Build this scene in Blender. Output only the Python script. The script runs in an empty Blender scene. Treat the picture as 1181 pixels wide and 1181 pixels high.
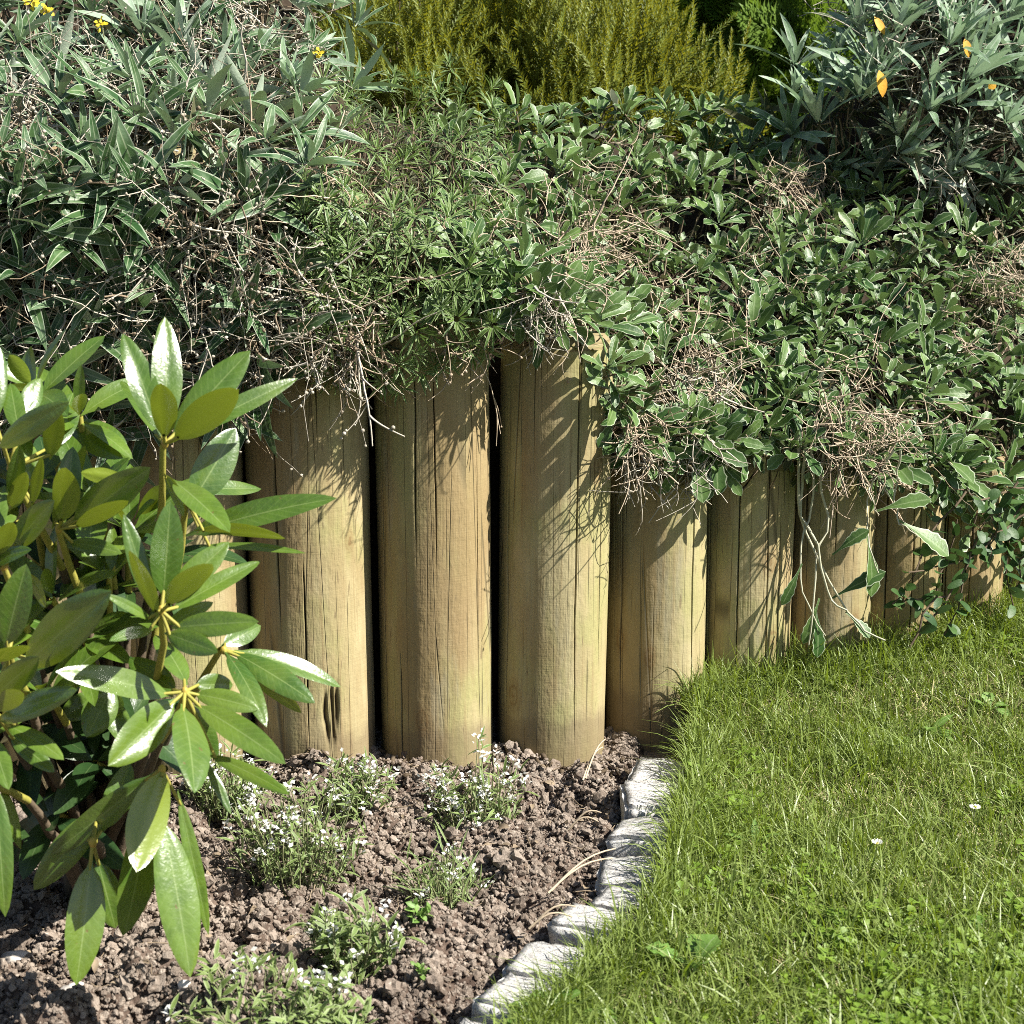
import bpy, math, random
import numpy as np
from mathutils import Vector, Matrix

# ------------------------------------------------------------------ camera, sky, sun, exposure
S = bpy.context.scene
COL = S.collection
HC, PITCH, FPX, CPX = 0.9, math.radians(12), 1900.0, 590.5
cam_d = bpy.data.cameras.new("camera")
cam = bpy.data.objects.new("camera", cam_d)
COL.objects.link(cam)
cam.location = (0, 0, HC)
cam.rotation_euler = (math.radians(90) - PITCH, 0, 0)
cam_d.sensor_width = 36
cam_d.lens = 36 * FPX / 1181
cam_d.clip_start, cam_d.clip_end = 0.05, 500
cam_d.dof.use_dof = True
cam_d.dof.focus_distance = 2.5
cam_d.dof.aperture_fstop = 11
S.camera = cam

SUN_AZ, SUN_EL = math.radians(73), math.radians(45)      # azimuth from behind the camera towards the right
SUN = Vector((math.sin(SUN_AZ) * math.cos(SUN_EL), -math.cos(SUN_AZ) * math.cos(SUN_EL), math.sin(SUN_EL)))
W = bpy.data.worlds.new("World")
S.world = W
W.use_nodes = True
wn = W.node_tree.nodes
sky = wn.new("ShaderNodeTexSky")
sky.sky_type = 'NISHITA'
sky.sun_disc = False
sky.sun_elevation = SUN_EL
sky.sun_rotation = math.atan2(SUN.x, SUN.y)
W.node_tree.links.new(sky.outputs[0], wn["Background"].inputs[0])
wn["Background"].inputs[1].default_value = 0.05
sl = bpy.data.lights.new("sun", 'SUN')
sl.energy = 5.0
sl.angle = math.radians(0.5)
sl.color = (1.0, 0.955, 0.87)
so = bpy.data.objects.new("sun", sl)
COL.objects.link(so)
so.rotation_euler = SUN.to_track_quat('Z', 'Y').to_euler()
S.view_settings.view_transform = 'Standard'
S.view_settings.look = 'None'
S.view_settings.exposure = 1.15
S.view_settings.gamma = 1
S.render.engine = 'CYCLES'
S.cycles.max_bounces = 6
S.cycles.diffuse_bounces = 1
S.cycles.transmission_bounces = 4
S.cycles.use_denoising = False
S.cycles.filter_width = 0.9

rng = np.random.default_rng(7)


# ------------------------------------------------------------------ helpers
def at(x, y, Y):
    """photo pixel -> the point of its line of sight that lies at depth Y (metres)"""
    x, y, Y = np.broadcast_arrays(np.asarray(x, float), np.asarray(y, float), np.asarray(Y, float))
    r = (x - CPX) / FPX
    u = -(y - CPX) / FPX
    dy = math.cos(PITCH) + u * math.sin(PITCH)
    dz = -math.sin(PITCH) + u * math.cos(PITCH)
    return np.stack([r * Y / dy, Y, HC + dz * Y / dy], -1)


def ground(x, y, z=0.0):
    r = (x - CPX) / FPX
    u = -(y - CPX) / FPX
    dy = math.cos(PITCH) + u * math.sin(PITCH)
    dz = -math.sin(PITCH) + u * math.cos(PITCH)
    t = (z - HC) / dz
    return np.stack([r * t, dy * t, np.broadcast_to(z, np.shape(r * t))], -1)


def interp(x, tab):
    t = np.array(tab, float)
    return np.interp(x, t[:, 0], t[:, 1])


def norm(v):
    return v / np.maximum(np.linalg.norm(v, axis=-1, keepdims=True), 1e-9)


def smooth(a, b, x):
    t = np.clip((x - a) / (b - a), 0, 1)
    return t * t * (3 - 2 * t)


_grids = {}


def vnoise(x, y, seed=0):
    """value noise, about -1..1"""
    if seed not in _grids:
        _grids[seed] = np.random.default_rng(1000 + seed).uniform(-1, 1, (256, 256))
    g = _grids[seed]
    xi, yi = np.floor(x).astype(int), np.floor(y).astype(int)
    fx, fy = x - xi, y - yi
    fx, fy = fx * fx * (3 - 2 * fx), fy * fy * (3 - 2 * fy)
    a, b = g[xi % 256, yi % 256], g[(xi + 1) % 256, yi % 256]
    c, d = g[xi % 256, (yi + 1) % 256], g[(xi + 1) % 256, (yi + 1) % 256]
    return (a * (1 - fx) + b * fx) * (1 - fy) + (c * (1 - fx) + d * fx) * fy


def fbm(x, y, seed=0, octv=4):
    return sum(vnoise(x * 2 ** k, y * 2 ** k, seed + k) * 0.5 ** k for k in range(octv))


def mesh(name, V, Q=None, T=None, attr=None, attr2=None, mat=None, smooth_=True):
    V = np.asarray(V, np.float32)
    me = bpy.data.meshes.new(name)
    Q = np.zeros((0, 4), np.int32) if Q is None or len(Q) == 0 else np.asarray(Q, np.int32)
    T = np.zeros((0, 3), np.int32) if T is None or len(T) == 0 else np.asarray(T, np.int32)
    me.vertices.add(len(V))
    me.vertices.foreach_set("co", V.ravel())
    me.loops.add(Q.size + T.size)
    me.loops.foreach_set("vertex_index", np.concatenate([Q.ravel(), T.ravel()]))
    me.polygons.add(len(Q) + len(T))
    me.polygons.foreach_set("loop_start", np.concatenate([np.arange(len(Q)) * 4, Q.size + np.arange(len(T)) * 3]).astype(np.int32))
    me.polygons.foreach_set("use_smooth", np.full(len(Q) + len(T), smooth_))
    me.update(calc_edges=True)
    for nm, A in (("leaf", attr), ("mark", attr2)):
        if A is not None:
            a = me.attributes.new(nm, 'FLOAT_VECTOR', 'POINT')
            a.data.foreach_set("vector", np.asarray(A, np.float32).ravel())
    if mat:
        me.materials.append(mat)
    return me


def obj(name, me, parent=None, loc=None):
    o = bpy.data.objects.new(name, me)
    COL.objects.link(o)
    if parent is not None:
        o.parent = parent
    if loc is not None:
        o.location = loc
    return o


def tag(o, label=None, cat=None, group=None, kind=None):
    for k, v in (("label", label), ("category", cat), ("group", group), ("kind", kind)):
        if v:
            o[k] = v
    return o


def thing(name, label, cat, loc=(0, 0, 0), group=None):
    return tag(obj(name, None, loc=tuple(float(v) for v in loc)), label, cat, group)


class MB:
    """collects vertices, quads, triangles and the per-vertex leaf attribute; builds ONE mesh"""
    def __init__(self):
        self.V, self.Q, self.T, self.A, self.n = [], [], [], [], 0

    def add(self, V, Q=None, T=None, A=None):
        V = np.asarray(V, float)
        self.V.append(V)
        if Q is not None and len(Q):
            self.Q.append(np.asarray(Q) + self.n)
        if T is not None and len(T):
            self.T.append(np.asarray(T) + self.n)
        self.A.append(np.zeros((len(V), 3)) if A is None else np.broadcast_to(A, (len(V), 3)))
        self.n += len(V)
        return self

    def inst(self, tpl, R, P, rnd=None):
        """many copies of a template: R (m,3,3) with scale, P (m,3)"""
        V, Q, T, A = tpl
        m, n = len(P), len(V)
        VV = np.einsum('mij,nj->mni', R, V) + P[:, None, :]
        off = (np.arange(m) * n)[:, None, None]
        AA = np.broadcast_to(A, (m, n, 3)).copy()
        if rnd is not None:
            AA[:, :, 2] = (AA[:, :, 2] * 0.5 + rnd[:, None] * 0.5)
        self.add(VV.reshape(-1, 3), (Q[None] + off).reshape(-1, 4) if Q is not None and len(Q) else None,
                 (T[None] + off).reshape(-1, 3) if T is not None and len(T) else None, AA.reshape(-1, 3))
        return self

    def tpl(self):
        return (np.concatenate(self.V), np.concatenate(self.Q) if self.Q else np.zeros((0, 4), int),
                np.concatenate(self.T) if self.T else np.zeros((0, 3), int), np.concatenate(self.A))

    def build(self, name, mat, parent=None, loc=None, smooth_=True):
        V, Q, T, A = self.tpl()
        off = np.zeros(3)
        if loc is not None:
            off = np.asarray(loc, float)
        elif parent is not None:
            q = parent
            while q is not None:
                off = off + np.array(q.location)
                q = q.parent
        return obj(name, mesh(name, V - off, Q, T, A, None, mat, smooth_), parent, loc)


def frames(axis, hint):
    """rotation matrices whose local X is axis and whose local Z leans to hint"""
    x = norm(np.asarray(axis, float))
    z = np.asarray(hint, float)
    z = norm(z - (z * x).sum(-1, keepdims=True) * x)
    y = np.cross(z, x)
    return np.stack([x, y, z], -1)


def rand_dirs(n, r=rng):
    return norm(r.normal(size=(n, 3)))


def tubes(paths, rad, sides=4, taper=0.4, rnd=None):
    """paths (m,k,3) -> verts, quads, attr"""
    paths = np.asarray(paths, float)
    m, k, _ = paths.shape
    rad = np.broadcast_to(np.asarray(rad, float), (m,))
    tg = norm(np.gradient(paths, axis=1))
    ref = np.where(np.abs(tg[..., 2:3]) > 0.9, np.array([1.0, 0, 0]), np.array([0, 0, 1.0]))
    a = norm(np.cross(tg, ref))
    b = np.cross(tg, a)
    th = np.arange(sides) * 2 * np.pi / sides
    rr = rad[:, None] * np.linspace(1, taper, k)[None]
    V = paths[:, :, None, :] + rr[..., None, None] * (np.cos(th)[None, None, :, None] * a[:, :, None] + np.sin(th)[None, None, :, None] * b[:, :, None])
    idx = np.arange(m * k * sides).reshape(m, k, sides)
    i0, i1 = idx[:, :-1], idx[:, 1:]
    Q = np.stack([i0, np.roll(i0, -1, 2), np.roll(i1, -1, 2), i1], -1).reshape(-1, 4)
    rn = rng.random(m) if rnd is None else np.broadcast_to(rnd, (m,))
    A = np.zeros((m, k, sides, 3))
    A[..., 1] = np.linspace(0, 1, k)[None, :, None]
    A[..., 2] = rn[:, None, None]
    return V.reshape(-1, 3), Q, None, A.reshape(-1, 3)


def leaf_tpl(L, Wd, seg=7, shape='lance', fold=0.25, curl=0.5, serr=0.0, cross=3, twist=0.0, edge=0.0, wave=0.0, rnd=0.5):
    v = np.linspace(0, 1, seg + 1)
    if shape == 'lance':
        w = np.sin(np.pi * np.clip(v, 0, 1) ** 0.85) ** 0.8 * 0.93 + 0.07 * (1 - v)
    elif shape == 'spat':
        w = 0.16 + 0.84 * smooth(0.15, 0.72, v)
        w *= np.sqrt(np.clip(1 - np.clip((v - 0.72) / 0.28, 0, 1) ** 2.4, 0, 1))
    elif shape == 'ell':
        w = np.sin(np.pi * np.clip((v - 0.06) / 0.94, 0, 1) ** 0.9) ** 0.62
        w = np.maximum(w, 0.07 * (v < 0.1))
    else:
        w = np.sin(np.pi * (0.08 + 0.9 * v)) ** 0.5
    w = w * Wd * 0.5
    if serr:
        k = np.arange(seg + 1)
        w = w * (1 + serr * np.where(k % 2 == 0, 1, -1) * (v > 0.42) * (v < 0.97))
    ang = -curl * v
    d = L / seg
    x = np.concatenate([[0], np.cumsum(np.cos(ang[:-1]) * d)])
    z = np.concatenate([[0], np.cumsum(np.sin(ang[:-1]) * d)])
    s = np.linspace(-1, 1, cross)
    X = np.repeat(x[:, None], cross, 1)
    Y = s[None] * w[:, None]
    Z = z[:, None] + np.abs(s)[None] * w[:, None] * fold - edge * (np.abs(s)[None] ** 4) * w[:, None]
    if wave:
        Z = Z + wave * np.sin(v * 9 + s[None].T * 2).T * np.abs(s)[None] * w[:, None]
    tw = twist * v[:, None]
    zc = z[:, None]
    Y, Z = Y * np.cos(tw) - (Z - zc) * np.sin(tw), zc + Y * np.sin(tw) + (Z - zc) * np.cos(tw)
    V = np.stack([X, Y, Z], -1).reshape(-1, 3)
    i = np.arange((seg + 1) * cross).reshape(seg + 1, cross)
    Q = np.stack([i[:-1, :-1], i[1:, :-1], i[1:, 1:], i[:-1, 1:]], -1).reshape(-1, 4)
    A = np.stack([np.repeat(s[None], seg + 1, 0), np.repeat(v[:, None], cross, 1), np.full((seg + 1, cross), rnd)], -1).reshape(-1, 3)
    return V, Q, np.zeros((0, 3), int), A


def rosette(r, n, L, Wd, pitch, ann=0.12, **kw):
    """leaves round local Z; pitch = (outer, inner) in degrees above the plane"""
    mb = MB()
    for i in range(n):
        f = (i + 0.5) / n
        az = i * 2.39996 + r.normal(0, 0.25)
        el = math.radians(pitch[0] + (pitch[1] - pitch[0]) * f + r.normal(0, 9))
        sc = (1.0 - 0.55 * f ** 1.5) * r.uniform(0.78, 1.15)
        k = dict(kw)
        k['curl'] = kw.get('curl', 0.5) * r.uniform(0.2, 1.6)
        k['twist'] = r.normal(0, kw.get('twist', 0.3))
        lf = leaf_tpl(L * sc, Wd * sc * r.uniform(0.8, 1.15), rnd=r.random(), **k)
        ax = np.array([[math.cos(az) * math.cos(el), math.sin(az) * math.cos(el), math.sin(el)]])
        hint = np.array([[-math.cos(az) * math.sin(el), -math.sin(az) * math.sin(el), math.cos(el)]]) + r.normal(0, ann, (1, 3))
        p0 = np.array([[math.cos(az) * 0.004, math.sin(az) * 0.004, -0.01 + 0.02 * f]])
        mb.inst(lf, frames(ax, hint), p0)
    return mb.tpl()


def rot_up(nrm, spin, scale):
    """(m,3,3) matrices taking local Z to nrm, with a spin round it"""
    z = norm(np.asarray(nrm, float))
    t = np.where(np.abs(z[:, 2:3]) > 0.9, np.array([1.0, 0, 0]), np.array([0, 0, 1.0]))
    x = norm(np.cross(t, z))
    y = np.cross(z, x)
    c, s = np.cos(spin)[:, None], np.sin(spin)[:, None]
    return np.stack([c * x + s * y, -s * x + c * y, z], -1) * np.asarray(scale)[:, None, None]


# ------------------------------------------------------------------ materials
def new_mat(name):
    m = bpy.data.materials.new(name)
    m.use_nodes = True
    nt = m.node_tree
    return m, nt, nt.nodes, nt.links, nt.nodes["Principled BSDF"]


def N(nt, t, **kw):
    n = nt.nodes.new(t)
    for k, v in kw.items():
        if k.startswith('i_'):
            n.inputs[k[2:].replace('_', ' ')].default_value = v
        else:
            setattr(n, k, v)
    return n


def rgba(c):
    return (c[0], c[1], c[2], 1)


def mixc(nt, fac, a, b, mode='MIX'):
    n = nt.nodes.new("ShaderNodeMix")
    n.data_type = 'RGBA'
    n.blend_type = mode
    for sock, v in ((n.inputs[0], fac), (n.inputs[6], a), (n.inputs[7], b)):
        if isinstance(v, (int, float)):
            sock.default_value = v
        elif isinstance(v, tuple):
            sock.default_value = rgba(v)
        else:
            nt.links.new(v, sock)
    return n.outputs[2]


def math_(nt, op, a, b=0.0, c=0.0):
    n = nt.nodes.new("ShaderNodeMath")
    n.operation = op
    for i, v in enumerate((a, b, c)):
        if isinstance(v, (int, float)):
            n.inputs[i].default_value = v
        else:
            nt.links.new(v, n.inputs[i])
    return n.outputs[0]


def ramp(nt, v, lo, hi, a=0.0, b=1.0):
    n = nt.nodes.new("ShaderNodeMapRange")
    n.interpolation_type = 'SMOOTHSTEP'
    nt.links.new(v, n.inputs[0])
    n.inputs[1].default_value, n.inputs[2].default_value = lo, hi
    n.inputs[3].default_value, n.inputs[4].default_value = a, b
    return n.outputs[0]


def noise(nt, vec, scale, detail=3, rough=0.55, dist=0.0):
    n = N(nt, "ShaderNodeTexNoise")
    n.inputs["Scale"].default_value = scale
    n.inputs["Detail"].default_value = detail
    n.inputs["Roughness"].default_value = rough
    n.inputs["Distortion"].default_value = dist
    if vec is not None:
        nt.links.new(vec, n.inputs["Vector"])
    return n.outputs["Fac"]


def leaf_mat(name, c1, c2, back, margin=None, mw=0.8, rib=None, ribw=0.12, rough=0.5, transl=0.25, tcol=None, spec=0.4, tip=None, veins=0.0, coat=0.0, bloom=None, patchy=None, spots=None):
    m, nt, nd, ln, pb = new_mat(name)
    at_ = N(nt, "ShaderNodeAttribute", attribute_name="leaf")
    sp = N(nt, "ShaderNodeSeparateXYZ")
    ln.new(at_.outputs["Vector"], sp.inputs[0])
    s, v, r = sp.outputs
    oi = N(nt, "ShaderNodeObjectInfo")
    rr = math_(nt, 'FRACT', math_(nt, 'ADD', r, oi.outputs["Random"]))
    tc = N(nt, "ShaderNodeTexCoord")
    nz = noise(nt, tc.outputs["Object"], 60, 3)
    col = mixc(nt, rr, c1, c2)
    col = mixc(nt, ramp(nt, nz, 0.3, 0.75, 0.0, 0.45), col, tuple(x * 0.6 for x in c1))
    a = math_(nt, 'ABSOLUTE', s)
    if bloom:
        col = mixc(nt, ramp(nt, noise(nt, tc.outputs["Object"], 25, 4), 0.42, 0.62, 0.0, 0.8), col, bloom)
    if patchy:
        col = mixc(nt, ramp(nt, noise(nt, tc.outputs["Object"], 7, 5, 0.7), 0.42, 0.66, 0.0, 0.75), col, patchy)
    if spots:
        col = mixc(nt, ramp(nt, noise(nt, tc.outputs["Object"], 95, 2), 0.71, 0.75, 0.0, 0.8), col, spots)
    if veins:
        wv = math_(nt, 'SINE', math_(nt, 'MULTIPLY', math_(nt, 'ADD', math_(nt, 'MULTIPLY', v, 13.0), math_(nt, 'MULTIPLY', a, -2.0)), 6.283))
        col = mixc(nt, ramp(nt, wv, 0.6, 1.0, 0.0, veins), col, rib or back)
    if tip:
        col = mixc(nt, ramp(nt, v, 0.8, 1.0, 0.0, 0.7), col, tip)
    if rib:
        col = mixc(nt, ramp(nt, a, 0.0, ribw, 0.75, 0.0), col, rib)
    geo = N(nt, "ShaderNodeNewGeometry")
    col = mixc(nt, geo.outputs["Backfacing"], col, back)
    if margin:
        col = mixc(nt, ramp(nt, a, mw, 1.0, 0.0, 0.9), col, margin)  # pale hairy rim, brightened so an edge highlight is painted in
    ln.new(col, pb.inputs["Base Color"])
    pb.inputs["Roughness"].default_value = rough
    pb.inputs["Specular IOR Level"].default_value = spec
    pb.inputs["Coat Weight"].default_value = coat
    pb.inputs["Coat Roughness"].default_value = 0.3
    bp = N(nt, "ShaderNodeBump")
    bp.inputs["Strength"].default_value = 0.25
    bp.inputs["Distance"].default_value = 0.002
    ln.new(noise(nt, tc.outputs["Object"], 220, 2), bp.inputs["Height"])
    ln.new(bp.outputs[0], pb.inputs["Normal"])
    tb = N(nt, "ShaderNodeBsdfTranslucent")
    t = tcol or tuple(min(1, x * 1.7) for x in c2)
    tb.inputs[0].default_value = rgba(t)
    mx = N(nt, "ShaderNodeMixShader")
    mx.inputs[0].default_value = transl
    ln.new(pb.outputs[0], mx.inputs[1])
    ln.new(tb.outputs[0], mx.inputs[2])
    ln.new(mx.outputs[0], nd["Material Output"].inputs[0])
    return m


def plain(name, c1, c2, scale=40, rough=0.8, bump=0.3, dist=0.002, spec=0.3, use_attr=True):
    m, nt, nd, ln, pb = new_mat(name)
    tc = N(nt, "ShaderNodeTexCoord")
    nz = noise(nt, tc.outputs["Object"], scale, 5, 0.65)
    f = ramp(nt, nz, 0.3, 0.7)
    if use_attr:
        at_ = N(nt, "ShaderNodeAttribute", attribute_name="leaf")
        sp = N(nt, "ShaderNodeSeparateXYZ")
        ln.new(at_.outputs["Vector"], sp.inputs[0])
        f = math_(nt, 'ADD', math_(nt, 'MULTIPLY', f, 0.5), math_(nt, 'MULTIPLY', sp.outputs[2], 0.5))
    ln.new(mixc(nt, f, c1, c2), pb.inputs["Base Color"])
    pb.inputs["Roughness"].default_value = rough
    pb.inputs["Specular IOR Level"].default_value = spec
    if bump:
        bp = N(nt, "ShaderNodeBump")
        bp.inputs["Strength"].default_value = bump
        bp.inputs["Distance"].default_value = dist
        ln.new(noise(nt, tc.outputs["Object"], scale * 4, 4), bp.inputs["Height"])
        ln.new(bp.outputs[0], pb.inputs["Normal"])
    return m


M = {}
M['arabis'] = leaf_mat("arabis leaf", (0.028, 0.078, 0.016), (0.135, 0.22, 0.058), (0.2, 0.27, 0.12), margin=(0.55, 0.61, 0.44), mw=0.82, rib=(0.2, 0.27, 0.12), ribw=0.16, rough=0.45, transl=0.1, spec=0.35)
M['arabis_old_shaded'] = leaf_mat("old shade-dark arabis leaf", (0.02, 0.042, 0.016), (0.09, 0.09, 0.035), (0.14, 0.15, 0.09), margin=(0.3, 0.3, 0.2), rough=0.7, transl=0.15)  # older inner leaves, darkened further so depth shade is in their colour
M['needle'] = leaf_mat("needle leaf", (0.045, 0.11, 0.018), (0.125, 0.21, 0.04), (0.19, 0.27, 0.1), margin=(0.36, 0.42, 0.22), mw=0.4, rough=0.45, transl=0.18, spec=0.4)
M['lance'] = leaf_mat("lance leaf", (0.022, 0.07, 0.02), (0.085, 0.155, 0.05), (0.42, 0.5, 0.38), margin=(0.5, 0.55, 0.42), mw=0.78, rib=(0.3, 0.36, 0.22), ribw=0.16, rough=0.42, transl=0.13, bloom=(0.13, 0.2, 0.11), spec=0.3)
M['silver'] = leaf_mat("silver leaf", (0.06, 0.14, 0.045), (0.22, 0.33, 0.18), (0.5, 0.58, 0.47), margin=(0.45, 0.5, 0.43), mw=0.8, rib=(0.36, 0.42, 0.33), ribw=0.16, rough=0.5, transl=0.15, bloom=(0.3, 0.39, 0.29), spec=0.3)
M['yellow_leaf'] = leaf_mat("yellow leaf", (0.75, 0.36, 0.02), (0.8, 0.45, 0.04), (0.7, 0.4, 0.05), rough=0.6, transl=0.25, tcol=(0.9, 0.5, 0.04))
M['petal_y'] = leaf_mat("yellow petal", (0.85, 0.62, 0.03), (0.85, 0.7, 0.08), (0.8, 0.6, 0.05), rough=0.6, transl=0.25, tcol=(0.9, 0.7, 0.05))
M['petal_w'] = leaf_mat("white petal", (0.78, 0.78, 0.74), (0.82, 0.8, 0.74), (0.75, 0.75, 0.7), rough=0.7, transl=0.2, tcol=(0.85, 0.85, 0.8))
M['heather'] = leaf_mat("heather leaf", (0.1, 0.15, 0.02), (0.225, 0.265, 0.042), (0.17, 0.22, 0.04), rough=0.55, transl=0.25, tcol=(0.5, 0.48, 0.03))
M['conifer'] = leaf_mat("conifer leaf", (0.08, 0.17, 0.018), (0.21, 0.32, 0.03), (0.15, 0.24, 0.04), rough=0.55, transl=0.2)
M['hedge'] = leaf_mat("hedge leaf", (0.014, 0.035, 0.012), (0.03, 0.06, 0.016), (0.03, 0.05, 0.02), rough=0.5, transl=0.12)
M['rhodo'] = leaf_mat("rhododendron leaf", (0.04, 0.1, 0.013), (0.115, 0.195, 0.022), (0.17, 0.225, 0.025), rib=(0.2, 0.27, 0.09), ribw=0.07, rough=0.29, transl=0.14, patchy=(0.115, 0.175, 0.025), spots=(0.13, 0.085, 0.03), tcol=(0.42, 0.53, 0.03), spec=0.75, veins=0.14, coat=0.25)
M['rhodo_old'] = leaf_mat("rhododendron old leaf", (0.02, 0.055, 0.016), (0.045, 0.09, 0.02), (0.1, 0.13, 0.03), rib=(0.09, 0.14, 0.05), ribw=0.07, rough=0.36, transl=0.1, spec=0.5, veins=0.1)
M['rhodo_stem'] = plain("rhododendron stem", (0.28, 0.26, 0.05), (0.36, 0.33, 0.07), 60, 0.6)
M['bark'] = plain("bark", (0.07, 0.05, 0.03), (0.16, 0.12, 0.08), 50, 0.9, 0.6)
M['bud'] = plain("bud", (0.42, 0.33, 0.06), (0.36, 0.2, 0.06), 60, 0.5)
M['straw'] = plain("dry stalk", (0.3, 0.22, 0.15), (0.56, 0.47, 0.35), 60, 0.8, 0.2)
M['straw_grey'] = plain("grey dry stalk", (0.3, 0.26, 0.2), (0.6, 0.55, 0.46), 60, 0.8, 0.2)
M['straw_brown'] = plain("brown dry stalk", (0.12, 0.085, 0.055), (0.36, 0.285, 0.195), 60, 0.85, 0.2)
M['stem_g'] = plain("green stem", (0.12, 0.14, 0.05), (0.3, 0.3, 0.17), 60, 0.7, 0.2)
M['stem_pale'] = plain("pale stem", (0.36, 0.36, 0.25), (0.5, 0.48, 0.36), 60, 0.7, 0.2)
M['alyssum'] = leaf_mat("small narrow leaf", (0.1, 0.165, 0.035), (0.21, 0.285, 0.08), (0.28, 0.34, 0.15), margin=(0.4, 0.45, 0.25), mw=0.6, rough=0.55, transl=0.2)
M['grass'] = leaf_mat("grass blade", (0.04, 0.08, 0.015), (0.235, 0.285, 0.08), (0.19, 0.25, 0.06), rough=0.4, transl=0.22, patchy=(0.2, 0.225, 0.085), tcol=(0.36, 0.5, 0.03), spec=0.4)
M['grass_dry'] = plain("dry grass", (0.3, 0.26, 0.11), (0.56, 0.5, 0.28), 60, 0.7, 0.0)
M['clover'] = leaf_mat("clover leaf", (0.11, 0.2, 0.02), (0.21, 0.31, 0.035), (0.2, 0.28, 0.07), rough=0.5, transl=0.25)
M['weed'] = leaf_mat("weed leaf", (0.13, 0.25, 0.045), (0.2, 0.33, 0.07), (0.22, 0.32, 0.1), rib=(0.34, 0.42, 0.2), ribw=0.1, rough=0.5, transl=0.25, veins=0.2)
M['creeper'] = leaf_mat("creeper leaf", (0.022, 0.065, 0.016), (0.065, 0.13, 0.03), (0.14, 0.2, 0.09), rough=0.5, transl=0.12, spec=0.35)
M['stone_w'] = plain("white stone", (0.62, 0.55, 0.48), (0.78, 0.72, 0.66), 60, 0.85, 0.4, use_attr=False)
M['twig'] = plain("straw twig", (0.42, 0.33, 0.23), (0.55, 0.45, 0.32), 60, 0.8, 0.2)


def soil_mat(name, c1, c2, c3):
    m, nt, nd, ln, pb = new_mat(name)
    tc = N(nt, "ShaderNodeTexCoord")
    at_ = N(nt, "ShaderNodeAttribute", attribute_name="leaf")
    sp = N(nt, "ShaderNodeSeparateXYZ")
    ln.new(at_.outputs["Vector"], sp.inputs[0])
    col = mixc(nt, ramp(nt, noise(nt, tc.outputs["Object"], 14, 5, 0.7), 0.35, 0.65), c1, c2)
    col = mixc(nt, math_(nt, 'MULTIPLY', ramp(nt, noise(nt, tc.outputs["Object"], 180, 3), 0.55, 0.75), 0.6), col, c3)
    col = mixc(nt, math_(nt, 'MULTIPLY', sp.outputs[2], 0.5), col, c3)
    ln.new(col, pb.inputs["Base Color"])
    pb.inputs["Roughness"].default_value = 0.95
    pb.inputs["Specular IOR Level"].default_value = 0.15
    bp = N(nt, "ShaderNodeBump")
    bp.inputs["Strength"].default_value = 0.7
    bp.inputs["Distance"].default_value = 0.004
    ln.new(noise(nt, tc.outputs["Object"], 350, 4, 0.7), bp.inputs["Height"])
    ln.new(bp.outputs[0], pb.inputs["Normal"])
    return m


M['soil'] = soil_mat("bed soil", (0.135, 0.103, 0.08), (0.265, 0.212, 0.17), (0.6, 0.52, 0.44))
M['shade_dark_soil'] = soil_mat("shade-dark soil", (0.075, 0.052, 0.04), (0.13, 0.095, 0.073), (0.26, 0.2, 0.16))  # soil under the crumbs; shade of the gaps put into its dark colour
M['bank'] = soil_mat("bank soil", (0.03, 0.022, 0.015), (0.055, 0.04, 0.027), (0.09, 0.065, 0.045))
M['turf'] = soil_mat("turf soil", (0.05, 0.06, 0.015), (0.09, 0.09, 0.03), (0.14, 0.13, 0.05))


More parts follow.
